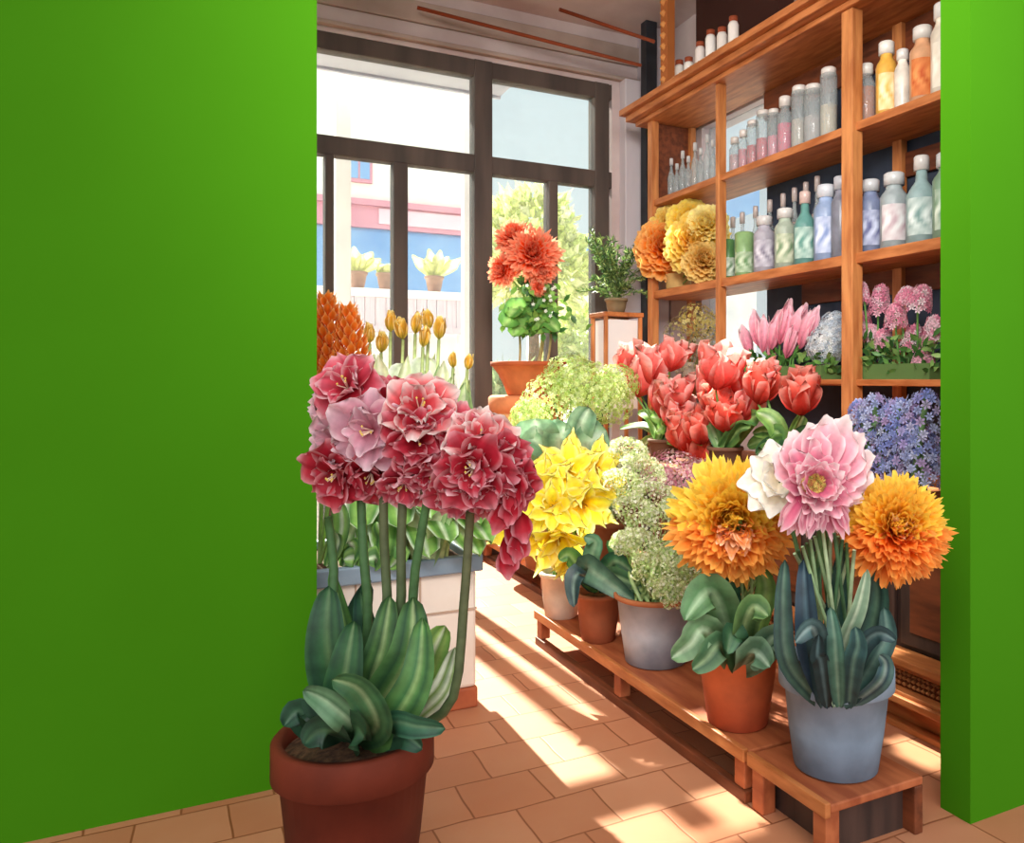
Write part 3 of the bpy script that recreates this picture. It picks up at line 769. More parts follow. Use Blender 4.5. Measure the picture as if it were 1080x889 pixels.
# leaves
def lf(m, pts, wpx, d, c1, c2, mid, **k):
    strap(m, [loc(A, W(*q)) for q in pts], wpx / FPX * d, face(random.uniform(-.3, .3), .1), c1, c2, mid, **k)
leafspec = [([(372, 776, 1.90), (352, 720, 1.86), (345, 670, 1.84), (348, 618, 1.86)], 48, '#2a4a3a', '#3f6a44', '#6f9460'),
            ([(372, 776, 1.93), (372, 720, 1.93), (366, 670, 1.93), (350, 600, 1.95)], 30, '#3f7040', '#5e8e48', '#9cc070'),
            ([(378, 778, 1.88), (392, 720, 1.84), (404, 680, 1.82), (412, 628, 1.84)], 38, '#35583a', '#567c44', '#b4cc88'),
            ([(380, 778, 1.86), (408, 735, 1.81), (432, 690, 1.79), (436, 630, 1.82)], 50, '#2c5236', '#527a42', '#c0d490'),
            ([(380, 778, 1.9), (380, 720, 1.9), (386, 675, 1.9), (380, 622, 1.9)], 34, '#22423a', '#30583c', '#5c8450'),
            ([(384, 780, 1.84), (410, 765, 1.76), (440, 715, 1.76), (446, 652, 1.80)], 40, '#3a6a3c', '#5f8c48', '#a8c47c'),
            ([(376, 780, 1.86), (398, 765, 1.72), (380, 728, 1.68), (350, 716, 1.66)], 34, '#2f5838', '#4c7448', '#a8bc88'),
            ([(384, 782, 1.84), (372, 764, 1.70), (345, 740, 1.68), (322, 728, 1.70)], 30, '#486c4c', '#648864', '#a4bc98'),
            ([(392, 782, 1.84), (412, 762, 1.74), (440, 766, 1.70), (470, 768, 1.70)], 26, '#244a38', '#38644a', '#749a74'),
            ([(370, 782, 1.84), (372, 772, 1.74), (376, 768, 1.68), (386, 780, 1.66)], 44, '#1e3c28', '#2e5434', '#547c50'),
            ([(360, 782, 1.86), (345, 760, 1.78), (338, 742, 1.74), (336, 760, 1.72)], 46, '#1c3828', '#2a4c34', '#4c6c4c'),
            ([(400, 780, 1.9), (430, 740, 1.88), (455, 690, 1.88), (470, 660, 1.90)], 42, '#5c8c3c', '#98b860', '#f2f2dc'),
            ([(404, 780, 1.9), (440, 750, 1.86), (466, 725, 1.86), (480, 682, 1.88)], 30, '#e8ece0', '#7ca050', '#5c8c3c'),
            ([(392, 784, 1.84), (420, 774, 1.74), (432, 778, 1.71), (446, 790, 1.70)], 28, '#1e4030', '#305840', '#64886c'),
            ([(360, 782, 1.86), (330, 765, 1.80), (315, 750, 1.78), (300, 765, 1.77)], 34, '#1e4030', '#305840', '#64886c'),
            ([(376, 782, 1.8), (352, 772, 1.70), (335, 772, 1.69), (322, 784, 1.69)], 34, '#1c3828', '#2c5038', '#50744c'),
            ([(376, 778, 1.88), (362, 740, 1.80), (366, 700, 1.80), (374, 655, 1.83)], 40, '#244a30', '#3c6a3c', '#7c9c60'),
            ([(366, 778, 1.92), (360, 720, 1.95), (376, 660, 1.97), (392, 612, 1.97)], 40, '#1f3c34', '#2c5038', '#5c7c50')]
for pts, wpx, c1, c2, mid in leafspec:
    m = MB(); lf(m, pts, wpx, 1.82, c1, c2, mid, nv=9); m.build('leaf', M['leaf'], A)

# ================================================================== CREAM PLANTER with yellow tulips, left middle
P0 = thing('cream_planter', 'cream panelled box planter with a terracotta foot and blue grey rim', 'planter', (.62, 3.2, 0))
m = MB(); m.box((-.33, -.27, .075), (.31, .27, .50)); m.build('box', smat('cream_panels', '#efe2d6', '#dccabb', 3, .7, 0, .04), P0, False, .012)
m = MB(); m.box((-.335, -.275, .0), (.315, .275, .075)); m.build('foot', smat('terracotta_foot', '#b9643c', '#96472a', 6, .7), P0, False, .008)
m = MB()
for (a_, b_) in (((-.35, -.29, .50), (.33, -.25, .56)), ((-.35, .25, .50), (.33, .29, .56)), ((-.35, -.25, .50), (-.31, .25, .56)), ((.29, -.25, .50), (.33, .25, .56))): m.box(a_, b_)
m.build('rim', smat('blue_grey_rim', '#8fa0b0', '#6e8092', 5, .6), P0, False, .006)
m = MB()
for x_ in (-.12, .1):
    m.box((x_, -.276, .09), (x_ + .006, -.269, .5), hexc('#b89c88'))
m.box((-.33, -.276, .36), (.31, -.269, .366), hexc('#b89c88')); m.build('panel_lines', M['paint'], P0, False)
m = MB(); m.box((-.31, -.25, .501), (.29, .25, .53)); m.build('soil', M['soil'], P0, False)

def in_planter(name, label, cat, x, y): return thing(name, label, cat, (.62 + x, 3.2 + y, .53))
random.seed(5); np.random.seed(5)
Tl = in_planter('yellow_tulips', 'pale yellow and amber tulips in bud with milky green leaves behind the amaryllis', 'flowers', .02, .05)
for (px, py, d) in ((402, 372, 3.2), (425, 358, 3.15), (438, 352, 3.1), (452, 348, 3.1), (463, 358, 3.05), (412, 350, 3.2), (478, 388, 3.02), (493, 390, 2.95), (390, 362, 3.2), (446, 366, 3.05)):
    top = loc(Tl, W(px, py, d)); r = .025 if px < 470 else .018
    m = MB(); tulip(m, top, (random.uniform(-.2, .2), -.1, 1), r, .085 if px < 470 else .06, ['#b9b04c', '#e6b83c', '#d99a2c', '#f0cf5c'], '#f6ecb0', .06, -.15); f_ = m.build('flower', M['petal'], Tl)
    m = MB(); m.tube([top, (top.x * .9, top.y, top.z * .6), (top.x * .75, top.y * .8, 0)], (.006, .007), hexc('#b8c884'), 6); m.build('stem', M['stem'], f_)
m = MB()
for i in range(46):
    px = random.uniform(384, 500); py = random.uniform(368, 440) + (25 if px > 470 else 0); d = random.uniform(3.0, 3.25) - (.15 if px > 465 else 0)
    top = loc(Tl, W(px, py, d)); b = Vector((top.x * .6, top.y * .7, 0))
    lc = random.choice((('#c6d29c', '#dfe4bc', '#f6f6e4'), ('#a8bc80', '#c8d49c', '#eef0d0'), ('#8fae74', '#b0c48c', '#e4ecc8')))
    strap(m, [b, b.lerp(top, .5) + Vector((random.uniform(-.06, .06), 0, 0)), top], random.uniform(.05, .1), face(random.uniform(-.6, .6), .1), *lc, nv=5, wa=.6, wb=.6)
m.build('foliage', M['leaf'], Tl)
m = MB()   # broad milky oval leaves
for (px, py, pb, wpx) in ((432, 385, 440, 42), (452, 378, 440, 40), (405, 390, 440, 34), (470, 410, 470, 36)):
    strap(m, [loc(Tl, W(px, pb + 60, 3.12)), loc(Tl, W(px - 4, (py + pb) / 2, 3.1)), loc(Tl, W(px, py, 3.12))], wpx / FPX * 3.1, face(.2, .1), '#c9d6b4', '#e3e9d2', '#f8faf0', nv=7, wa=.6, wb=.5, edge='#ffffff')
m.build('broad_leaves', M['leaf'], Tl)
Hs = in_planter('leafy_hosta', 'broad green and white striped leaves spilling over the planter rim', 'plant', .08, -.05)
m = MB()
random.seed(9)
for (px, py, dx) in ((455, 548, 0), (480, 575, 0), (430, 560, 0), (500, 555, 0), (505, 588, 0), (460, 590, 0), (375, 560, 0), (385, 600, 0), (410, 590, 0), (360, 590, 0), (440, 540, 0), (520, 575, 0)):
    tip = loc(Hs, W(px + random.uniform(-8, 8), py, 2.85)); b = Vector((tip.x * .35, .05, 0)); mid_ = b.lerp(tip, .55); mid_.z = max(tip.z, 0) + .10
    strap(m, [b, mid_, tip], .13, (0, -.6, 1), '#5c9040', '#8fb85c', '#eef4dc', nv=9, wa=.6, wb=.5, edge='#f4f8e8', wave=.05)
for (px, py) in ((372, 640), (362, 620), (392, 640), (350, 575), (345, 610), (398, 600), (412, 632)):
    b = loc(Hs, W(px, 640, 2.86)); b.z = .02; tip = loc(Hs, W(px + random.uniform(-12, 12), py - 50, 2.82))
    strap(m, [b, b.lerp(tip, .5) + Vector((.02, -.02, .02)), tip], .08, face(random.uniform(-.6, .6), .3), '#3a6a3c', '#88b058', '#f4f6e4', nv=7, wa=.6, wb=.6)
m.build('foliage', M['leaf'], Hs)

random.seed(12)
Ce = in_planter('orange_celosia', 'two tall orange feathery flower spikes with cream edges at the left of the planter', 'flowers', -.2, -.02)
for (px, pt, pb, wpx, d) in ((350, 318, 402, 40, 2.98), (373, 330, 412, 36, 2.95), (338, 345, 410, 30, 3.02)):
    m = MB()
    top = np.array(loc(Ce, W(px - 6, pt, d))); bs = np.array(loc(Ce, W(px + 2, pb, d)))
    n = 90; ax = bs - top
    for i in range(n):
        k = i / n; a = i * 2.39996
        rr = wpx / 2 / FPX * d * math.sin(min(1, (k * .9 + .05)) * PI * .62)
        rad = np.array([math.cos(a), math.sin(a), 0])
        p = top + ax * k + rad * rr * .75
        petal(m, p, rad * .35 + np.array([0, 0, 1]), rad, .055, .030, .35, .2, 0, .5, .5, 4, 5, grad(['#c84a10', '#ef7a1c', '#f8a03c'], '#ffd890', .7, .2))
    f_ = m.build('flower_spike', M['petal'], Ce)
    m = MB(); m.tube([bs, (bs[0] * .8, bs[1], bs[2] * .5), (0, 0, 0)], .008, hexc('#7c9850')); m.build('stem', M['stem'], f_)

# ================================================================== BENCHES
ZB = .15
def bench(label, x0, x1, y0, y1, feet=True, open_end=False, rail=True):
    t = thing('plant_bench', label, 'bench', ((x0 + x1) / 2, (y0 + y1) / 2, 0))
    cx, cy = t.location.x, t.location.y
    def bb(n, lo, hi, mat='woodr', bev=.004):
        m = MB(); m.box((lo[0] - cx, lo[1] - cy, lo[2]), (hi[0] - cx, hi[1] - cy, hi[2])); return m.build(n, M[mat], t, False, bev)
    bb('top_board', (x0 + .012, y0, ZB - .022), (x1, y1, ZB))
    bb('front_edge', (x0 - .006, y0, ZB - .032), (x0 + .012, y1, ZB + .006), 'wood', .003)
    if rail: bb('lower_rail', (x0, y0, .0), (x0 + .03, y1, .035), 'woodd', .003)
    bb('rear_rail', (x1 - .03, y0, 0), (x1, y1, ZB - .022), 'woodd')
    k = max(2, int((y1 - y0) / .55) + 1)
    for i in range(k):
        yy = y0 + .01 + (y1 - y0 - .07) * i / (k - 1)
        bb('leg', (x0 + .005, yy, .035 if rail else 0), (x0 + .05, yy + .05, ZB - .022), 'woodr')
    return t
bench('long low reddish wooden bench holding the row of flower pots along the aisle', 1.385, 1.86, 1.90, 3.50)
_st = bench('short low wooden stand under the blue grey pot at the near end of the bench', 1.385, 1.715, 1.56, 1.885, rail=False)
m = MB(); m.box((-.10, -.12, 0), (.14, .15, .125)); m.build('shade_block', M['cab'], _st, False)  # dark block in place of the shade beneath the stand
bench('low wooden bench far off under the window, below the terracotta column', 1.72, 2.16, 4.22, 5.30)

# ================================================================== GREY POT with pink + orange blooms
random.seed(31); np.random.seed(31)
G = thing('potted_bloom', 'blue grey pot with a tall pink bloom and an orange pompon on the nearest stand', 'plant', (1.553, 1.715, ZB))
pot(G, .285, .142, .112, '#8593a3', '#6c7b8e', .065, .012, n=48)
def head_stem(t, p, base, col='#5c7a4a', r=.007, via=None):
    m = MB(); m.tube([base, via or ((Vector(base) + Vector(p)) / 2 + Vector((random.uniform(-.015, .015), random.uniform(-.015, .015), 0))), p], (r, r * .8), hexc(col), 8); return m.build('stem', M['stem'], t)
# pink flower
c = np.array(loc(G, W(858, 512, 2.1)))
ax = face(-.15, .45)
m = MB()
x, y, z = frame(ax)
pk = lambda p, d: grad(['#c2486a', '#d9748e', '#eba6b6', '#f8dde0'], '#fff4f2', .8, .25)
pkd = lambda p, d: grad(['#a83458', '#cc5678', '#dc7c96', '#eeb0be'], '#ffe6ea', .82, .25)
# tall upright back petals
Rw = np.array([CT, -ST, 0.0]); Up = np.array([0, 0, 1.0])
for (dx, dz, L, wd) in ((-.62, .5, .135, .10), (-.38, .9, .155, .11), (-.05, 1.05, .165, .10), (.25, 1.0, .19, .11), (.5, .95, .205, .12), (.72, .7, .19, .12), (.85, .4, .18, .11), (.95, .1, .165, .10), (.85, -.25, .14, .09), (.62, -.5, .12, .08)):
    petal(m, c + CAMD * -.01, Rw * dx + Up * dz - CAMD * .15, CAMD + Up * .2, L * .98, wd, .35, .14, .05, .7, .36, 9, 9, pk(0, 0), serr=.03)
for k in range(3):
    ring(m, c + CAMD * .01 * k, CAMD + Up * .25, 12, 1.3 - .28 * k, .105 - .012 * k, .055, ph=k * .3, bend=.4, cup=.15, ruf=.05, a=.65, b=.32, nu=7, nv=6, colf=pk if k == 1 else pkd, fr=frame(CAMD + Up * .25), serr=.05)
for i in range(30):   # fringe falling at the bottom
    a = random.uniform(-1.0, 1.0)
    petal(m, c + Rw * a * .035 - Up * .015 + CAMD * random.uniform(.01, .04), Rw * a * .75 - Up + CAMD * .35, CAMD + Up * .5, random.uniform(.085, .13), .032, -.6, .15, .03, .6, .3, 6, 5, pkd(0, 0), serr=.06)
f_ = m.build('pink_flower', M['petal'], G)
m = MB(); cc = c + CAMD * .045 + Up * .012 - Rw * .012
for i in range(110):
    rr = .030 * math.sqrt(i / 110); a = i * 2.39996
    p = cc + Rw * rr * math.cos(a) + Up * rr * .8 * math.sin(a) + CAMD * .008
    floret(m, p, CAMD + np.random.normal(size=3) * .3, .005, 5, random.choice(H('#c9a24a', '#8a7a34', '#b06a3c', '#d8bc64')))
m.build('flower_center', M['paint'], f_)
head_stem(G, c - np.array([0, 0, .02]), (.0, 0, .26))
# white bloom at the back left
c = np.array(loc(G, W(822, 508, 2.25)))
m = MB()
wt = lambda p, d: grad(['#f2e6c8', '#fbf4e4', '#fffdf6'], '#ffffff', .8, .05)
ring(m, c, face(-.2, .3), 9, 1.15, .12, .085, bend=-.1, cup=.15, ruf=.06, a=.7, b=.4, nu=8, nv=7, colf=wt); ring(m, c, face(-.2, .3), 7, .7, .09, .07, bend=.2, cup=.2, ruf=.06, a=.7, b=.4, nu=7, nv=7, colf=wt)
m.build('white_flower', M['petal'], G); head_stem(G, c, (-.02, .03, .26))
# orange right pompon
c = np.array(loc(G, W(945, 557, 2.12)))
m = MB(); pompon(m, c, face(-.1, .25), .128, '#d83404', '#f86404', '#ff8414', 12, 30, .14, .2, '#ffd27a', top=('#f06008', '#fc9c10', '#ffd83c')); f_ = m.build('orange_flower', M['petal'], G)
m = MB(); cc = c + np.array(face(-.1, .1)) * .05
for i in range(26):
    d = np.array(face(random.uniform(-.9, .9), random.uniform(-.9, .9))); petal(m, cc, d, Up, random.uniform(.03, .075), .014, .5, .1, 0, .6, .5, 4, 3, grad(['#e2481c', '#f8a06c', '#ffe6b4'], None))
m.build('flower_center', M['petal'], f_)
head_stem(G, c - np.array([0, 0, .02]), (.03, 0, .26), via=Vector((.08, .0, .42)))
# stems bundle
for i in range(16):
    a = i * 2.4; b = Vector((.05 * math.cos(a), .05 * math.sin(a), .25)); px = 838 + i * 4.2
    head_stem(G, loc(G, W(px, 555 + 12 * abs(i - 8) * .3, 2.1 + .04 * math.sin(a))), b, random.choice(('#5f7f50', '#8aa478', '#4a6a48', '#a2b48c')), .006)
gl = [([(870, 745, 2.15), (832, 700, 2.08), (826, 640, 2.1), (828, 590, 2.12)], 22, '#263e40', '#3c5a4c', '#6f8c74'),
      ([(875, 745, 2.1), (855, 690, 2.05), (850, 640, 2.06), (848, 590, 2.1)], 26, '#1c3040', '#283f4c', '#4a6670'),
      ([(880, 745, 2.1), (890, 680, 2.05), (905, 640, 2.02), (914, 600, 2.02)], 22, '#7c9c80', '#a0b898', '#d0dcc0'),
      ([(890, 745, 2.1), (905, 690, 2.02), (925, 668, 1.98), (945, 676, 1.96)], 20, '#22383e', '#3c5658', '#84a09c'),
      ([(890, 745, 2.1), (920, 700, 2.04), (935, 670, 2.04), (932, 640, 2.05)], 24, '#1e3434', '#44645c', '#7c9c8c'),
      ([(868, 745, 2.1), (862, 680, 2.0), (855, 662, 1.96), (838, 678, 1.94)], 24, '#1e343a', '#4c6868', '#a0b8b4'),
      ([(872, 745, 2.08), (866, 700, 2.0), (862, 690, 1.98), (864, 668, 1.97)], 18, '#182c30', '#284244', '#6a8c90'),
      ([(895, 745, 2.1), (900, 700, 2.0), (905, 680, 1.98), (902, 660, 1.98)], 22, '#28484a', '#406460', '#7ca08c'),
      ([(885, 745, 2.05), (882, 700, 1.99), (880, 670, 1.98), (876, 640, 2.0)], 18, '#2a4c48', '#4c7460', '#90b094'),
      ([(900, 742, 2.1), (928, 720, 2.0), (934, 700, 1.99), (926, 690, 1.98)], 18, '#304c58', '#55746c', '#a8bcb0'),
      ([(882, 742, 2.15), (880, 680, 2.18), (884, 620, 2.18), (890, 575, 2.18)], 28, '#183034', '#3a5e50', '#6c8c6c'),
      ([(900, 742, 2.15), (915, 680, 2.18), (925, 630, 2.18), (920, 590, 2.18)], 30, '#182e2a', '#345648', '#5c7c60'),
      ([(870, 742, 2.15), (858, 680, 2.18), (856, 620, 2.18), (862, 580, 2.18)], 26, '#48684c', '#6a8c60', '#a4bc8c')]
def leaves_at(t, specs, dref, nv=7, name='leaf', **k):
    for pts, wpx, c1, c2, mid in specs:
        m = MB(); strap(m, [loc(t, W(*q)) for q in pts], wpx / FPX * dref, face(random.uniform(-.4, .4), .15), c1, c2, mid, nv=nv, **k); m.build(name, M['leaf'], t)
leaves_at(G, gl, 2.05)

# ================================================================== TERRACOTTA POT with orange bloom
random.seed(33); np.random.seed(33)
p = W(778, 400, 2.53)
O = thing('potted_bloom', 'terracotta pot with a big orange and yellow carnation over dark lobed leaves', 'plant', (p.x, p.y, ZB))
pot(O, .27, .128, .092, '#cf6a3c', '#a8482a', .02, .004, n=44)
c = np.array(loc(O, W(771, 550, 2.42)))
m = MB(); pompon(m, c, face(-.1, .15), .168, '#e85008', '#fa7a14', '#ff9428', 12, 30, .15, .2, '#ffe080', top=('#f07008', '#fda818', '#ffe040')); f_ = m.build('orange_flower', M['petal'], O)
m = MB(); cc = c + CAMD * .10 + Up * .0
for i in range(16):
    d = np.array(face(random.uniform(-.9, 1.1), random.uniform(-.8, .4), .8)); petal(m, cc - CAMD * .02, d, Up, random.uniform(.05, .11), .04, -.4, .15, .05, .6, .35, 6, 5, grad(['#c8b858', '#f6b070', '#f89048'], '#ffe6c0', .8, .2))
petal(m, cc + CAMD * .005, Rw * .8 + Up * -.25, CAMD, .05, .012, 0, .1, 0, .6, .5, 4, 3, grad(['#3c6a28', '#5c8434'], None)); petal(m, cc + CAMD * .005, Rw * .4 + Up * .5, CAMD, .03, .02, 0, .1, 0, .6, .5, 4, 3, grad(['#3c6a28', '#7c9a44'], None))
m.build('flower_center', M['petal'], f_)
head_stem(O, c - np.array([0, 0, .05]), (0, 0, .25))
for i in range(16):
    px = 745 + i * 4.8; a = i * 2.4
    head_stem(O, loc(O, W(px, 598 + random.uniform(-20, 10), 2.5 + .04 * math.sin(a))), (.05 * math.cos(a), .05 * math.sin(a), .24), random.choice(('#8aa460', '#6c8c4c', '#a8bc80', '#4c6c40')), .005)
ol = [([(775, 705, 2.5), (760, 640, 2.4), (745, 625, 2.36), (722, 655, 2.33)], 46, '#4a7448', '#6e9466', '#a8c49c'),
      ([(775, 705, 2.5), (745, 665, 2.34), (728, 680, 2.31), (708, 694, 2.30)], 34, '#587e54', '#86a67c', '#c4d8b8'),
      ([(775, 705, 2.48), (760, 680, 2.33), (745, 695, 2.30), (730, 706, 2.29)], 30, '#3c6444', '#6a8e64', '#a0bc90'),
      ([(780, 705, 2.45), (785, 660, 2.32), (795, 640, 2.30), (810, 650, 2.29)], 34, '#4c7444', '#7ca060', '#b8cc98'),
      ([(780, 705, 2.45), (800, 690, 2.34), (818, 672, 2.31), (830, 690, 2.29)], 32, '#3e6048', '#688868', '#a4bca0'),
      ([(778, 705, 2.45), (775, 680, 2.32), (772, 668, 2.30), (766, 690, 2.27)], 30, '#2a5038', '#4c7850', '#88a880'),
      ([(782, 705, 2.45), (792, 690, 2.3), (800, 690, 2.29), (812, 704, 2.27)], 36, '#42664a', '#789878', '#b0c4a8'),
      ([(775, 705, 2.5), (770, 660, 2.45), (768, 630, 2.43), (775, 600, 2.43)], 30, '#24463a', '#34603c', '#64885c'),
      ([(785, 705, 2.5), (800, 650, 2.45), (808, 620, 2.43), (800, 595, 2.43)], 26, '#4c7434', '#7c9c50', '#b0c47c'),
      ([(776, 705, 2.5), (752, 660, 2.42), (740, 640, 2.40), (735, 610, 2.4)], 26, '#5c8450', '#86a870', '#b8cc9c')]
leaves_at(O, ol, 2.35, wave=.06)

# ================================================================== ZINC BUCKET with Queen Anne's lace
random.seed(35); np.random.seed(35)
p = W(692, 400, 3.08)
Z = thing('potted_lace_flowers', 'zinc bucket of lacy cream and green umbel flowers on the bench', 'plant', (p.x, p.y, ZB))
pot(Z, .25, .15, .115, '#b9bfc8', '#7e8794', .012, .006, mat='zinc', n=48)
m = MB(); m.lathe([(.152, .238), (.159, .242), (.159, .256), (.148, .258), (.148, .24)], hexc('#a8623c'), 48, cap=False); m.build('rim_band', M['clay'], Z)
heads = [(668, 545, 3.0, 28), (690, 532, 3.1, 30), (656, 515, 3.3, 26), (676, 500, 3.3, 28), (700, 560, 2.92, 34), (672, 578, 2.88, 26), (716, 545, 3.0, 26), (690, 608, 2.84, 30), (708, 628, 2.80, 24),
         (730, 560, 2.9, 26), (662, 480, 3.5, 24), (715, 590, 2.86, 24), (732, 600, 2.85, 22), (660, 575, 3.0, 18)]
cA = H('#f0eecc', '#d8dea4', '#fcf8e4', '#bccb84', '#a0b868')
for (px, py, d, r) in heads:
    c = np.array(loc(Z, W(px, py, d))); R = r / FPX * d
    m = MB(); ax = np.array([random.uniform(-.3, .3), -.5, 1])
    x, y, z = frame(ax)
    for i in range(26):
        k = (i + .5) / 26; a = i * 2.39996; th = 1.35 * math.sqrt(k)
        dd = math.sin(th) * (np.cos(a) * x + np.sin(a) * y) + math.cos(th) * z * .7
        dome(m, c + dd * R * .85, dd, R * .22, 20, .0065, 5, cA, None, .7, .4)
    f_ = m.build('flower_umbel', M['petal'], Z)
    m = MB()
    b0 = c - z * R * .5
    for i in range(12):
        a = i * 2.4; dd = math.sin(.9) * (np.cos(a) * x + np.sin(a) * y) + math.cos(.9) * z * .7
        m.tube([b0, c + dd * R * .7], .0012, hexc('#8fa860'), 4)
    m.tube([b0, (b0 * .7 + np.array([0, 0, .05])), (random.uniform(-.07, .07), random.uniform(-.07, .07), .22)], .0035, hexc('#7c9a54'), 6)
    m.build('stalk', M['stem'], f_)
m = MB()
for i in range(70):   # feathery fill
    px = random.uniform(662, 745); py = random.uniform(560, 640); d = random.uniform(2.9, 3.1)
    tp = loc(Z, W(px, py, d)); b = Vector((random.uniform(-.09, .09), random.uniform(-.09, .09), .22))
    strap(m, [b, b.lerp(tp, .6) + Vector((random.uniform(-.02, .02), 0, .02)), tp], .014, face(0, .2), '#6c9048', '#a4bc74', '#d0dca0', nv=3, k=3)
m.build('foliage', M['leaf'], Z)

# ================================================================== small terracotta pot with drooping dark leaves
p = W(631, 400, 3.33)
S = thing('potted_foliage', 'small terracotta pot with long drooping dark green leaves', 'plant', (p.x, p.y, ZB))
pot(S, .195, .092, .068, '#a5603f', '#8a4529', .018, .006, n=36)
leaves_at(S, [([(631, 622, 3.33), (620, 600, 3.2), (630, 606, 3.12), (672, 636, 3.05)], 30, '#2c4a3c', '#54745c', '#9cb494'),
              ([(631, 622, 3.33), (612, 605, 3.18), (605, 615, 3.14), (606, 640, 3.12)], 22, '#20363a', '#3c5450', '#88a094'),
              ([(631, 622, 3.33), (642, 598, 3.25), (652, 592, 3.2), (668, 604, 3.15)], 22, '#244636', '#4a7850', '#a4c090'),
              ([(631, 622, 3.33), (624, 590, 3.3), (628, 572, 3.28), (616, 566, 3.28)], 20, '#3c6a54', '#6c9474', '#a8c4a0'),
              ([(631, 622, 3.33), (640, 600, 3.3), (648, 584, 3.28), (640, 570, 3.28)], 18, '#2a5636', '#4c8044', '#8cb070'),
              ([(631, 622, 3.33), (642, 608, 3.15), (660, 612, 3.1), (690, 628, 3.04)], 20, '#32543c', '#5c8458', '#a8c090'),
              ([(631, 622, 3.33), (612, 600, 3.25), (600, 585, 3.2), (590, 590, 3.2)], 20, '#3c6a34', '#6c9848', '#b0cc80')], 3.2)

# ================================================================== cream pot with yellow dahlias
random.seed(37); np.random.seed(37)
p = W(592, 400, 3.66)
Yp = thing('potted_lilies', 'cream pot of bright yellow star shaped lilies at the far end of the bench', 'plant', (p.x, p.y, ZB))
pot(Yp, .2, .094, .072, '#e6d4c4', '#cdb09c', .02, .005, n=36)
ye = lambda p, d: grad(['#e8b818', '#fbdc20', '#ffec4c', '#fff58c'], '#fff6b0', .85, .22)
for (px, py, d, r, dx, dz, th) in ((567, 520, 3.5, 38, -.5, .2, 1.25), (600, 500, 3.5, 36, .1, .7, 1.2), (625, 498, 3.55, 32, .6, .7, 1.2), (588, 565, 3.42, 40, .1, -.9, .75), (556, 560, 3.45, 34, -.6, -.6, .8),
                                   (615, 530, 3.46, 36, .3, -.2, 1.2), (585, 535, 3.42, 32, -.1, .1, 1.2), (640, 515, 3.5, 22, .6, .3, 1.1), (604, 585, 3.4, 32, .2, -1.2, .6)):
    c = np.array(loc(Yp, W(px, py - (8 if dz < -.5 else 0), d))); R = r / FPX * d * 1.35
    m = MB(); ax = face(dx, dz)
    ring(m, c, ax, 7, th, R, R * .42, bend=-.35, cup=.1, a=.7, b=.75, nu=8, nv=5, colf=ye, fold=.12, jit=.14); ring(m, c, ax, 6, th * .7, R * .8, R * .36, ph=.4, bend=-.3, cup=.1, a=.7, b=.75, nu=7, nv=5, colf=ye, fold=.12, jit=.14)
    f_ = m.build('flower', M['petal'], Yp)
    m = MB()
    for q in range(6):
        e = c + np.array(face(dx + random.uniform(-.3, .3), dz + random.uniform(-.3, .3))) * R * .3
        m.tube([c, e], .0018, hexc('#c99a1c'), 4)
    m.build('stamens', M['paint'], f_)
    m = MB(); m.tube([c, (c * .6 + np.array([0, 0, .08])), (random.uniform(-.04, .04), random.uniform(-.04, .04), .17)], .005, hexc('#6c9044'), 6); m.build('stem', M['stem'], f_)
m = MB(); leaf_tuft(m, (0, 0, .165), 16, .26, .05, '#3f6c38', '#7ca050', '#b8d080', .55, .4); m.build('foliage', M['leaf'], Yp)

# ================================================================== counter and floor plants at the middle
# hydrangea on a tall wooden stool
p = W(602, 400, 4.37)
St = thing('plant_stool', 'tall wooden stool behind the yellow lilies, carrying the hydrangea', 'stool', (p.x, p.y, 0))
m = MB(); m.lathe([(.15, .52), (.155, .525), (.155, .548), (.15, .553)], hexc('#8a4a28'), 28); m.build('seat', M['wood'], St)
for a in range(4):
    an = a * PI / 2 + .5; m = MB(); m.tube([(.1 * math.cos(an), .1 * math.sin(an), .52), (.14 * math.cos(an), .14 * math.sin(an), 0.006)], .013, hexc('#8a4a28'), 8); m.build('leg', M['wood'], St)
random.seed(39); np.random.seed(39)
Hy = thing('potted_hydrangea', 'pale lime green hydrangea heads in a brown pot right of the terracotta column', 'plant', (p.x, p.y, .553))
pot(Hy, .22, .11, .08, '#b07850', '#8c5636', .03, .008, n=32)
cH = H('#c8e060', '#b0d444', '#e4f098', '#90bc38', '#f0f8bc')
for (px, py, d, r) in ((585, 425, 4.25, 36), (620, 415, 4.30, 38), (602, 400, 4.40, 30), (640, 425, 4.35, 28), (560, 440, 4.25, 22), (650, 405, 4.50, 24)):
    c = np.array(loc(Hy, W(px, py, d))); R = r / FPX * d
    m = MB(); dome(m, c, (-.2, -.3, 1), R, 330, .015, 5, cH, hexc('#dcecaa'), .85, .75)
    m.tube([c, c * .7 + np.array([0, 0, .03]), (0, 0, .19)], .006, hexc('#6c9048'), 6); m.build('flower_head', M['petal'], Hy)
m = MB()
for (px, py, tx, ty, w_) in ((570, 480, 565, 442, 46), (580, 480, 600, 448, 36), (600, 480, 640, 455, 40), (600, 480, 622, 430, 30), (585, 480, 552, 455, 28)):
    strap(m, [loc(Hy, W(px + 12, 490, 4.1)), loc(Hy, W((px + tx) / 2, (py + ty) / 2, 3.98)), loc(Hy, W(tx, ty, 3.98))], w_ / FPX * 4, face(0, .3), '#5d8462', '#86a884', '#c8d8bc', nv=7, wa=.6, wb=.45)
m.build('foliage', M['leaf'], Hy)

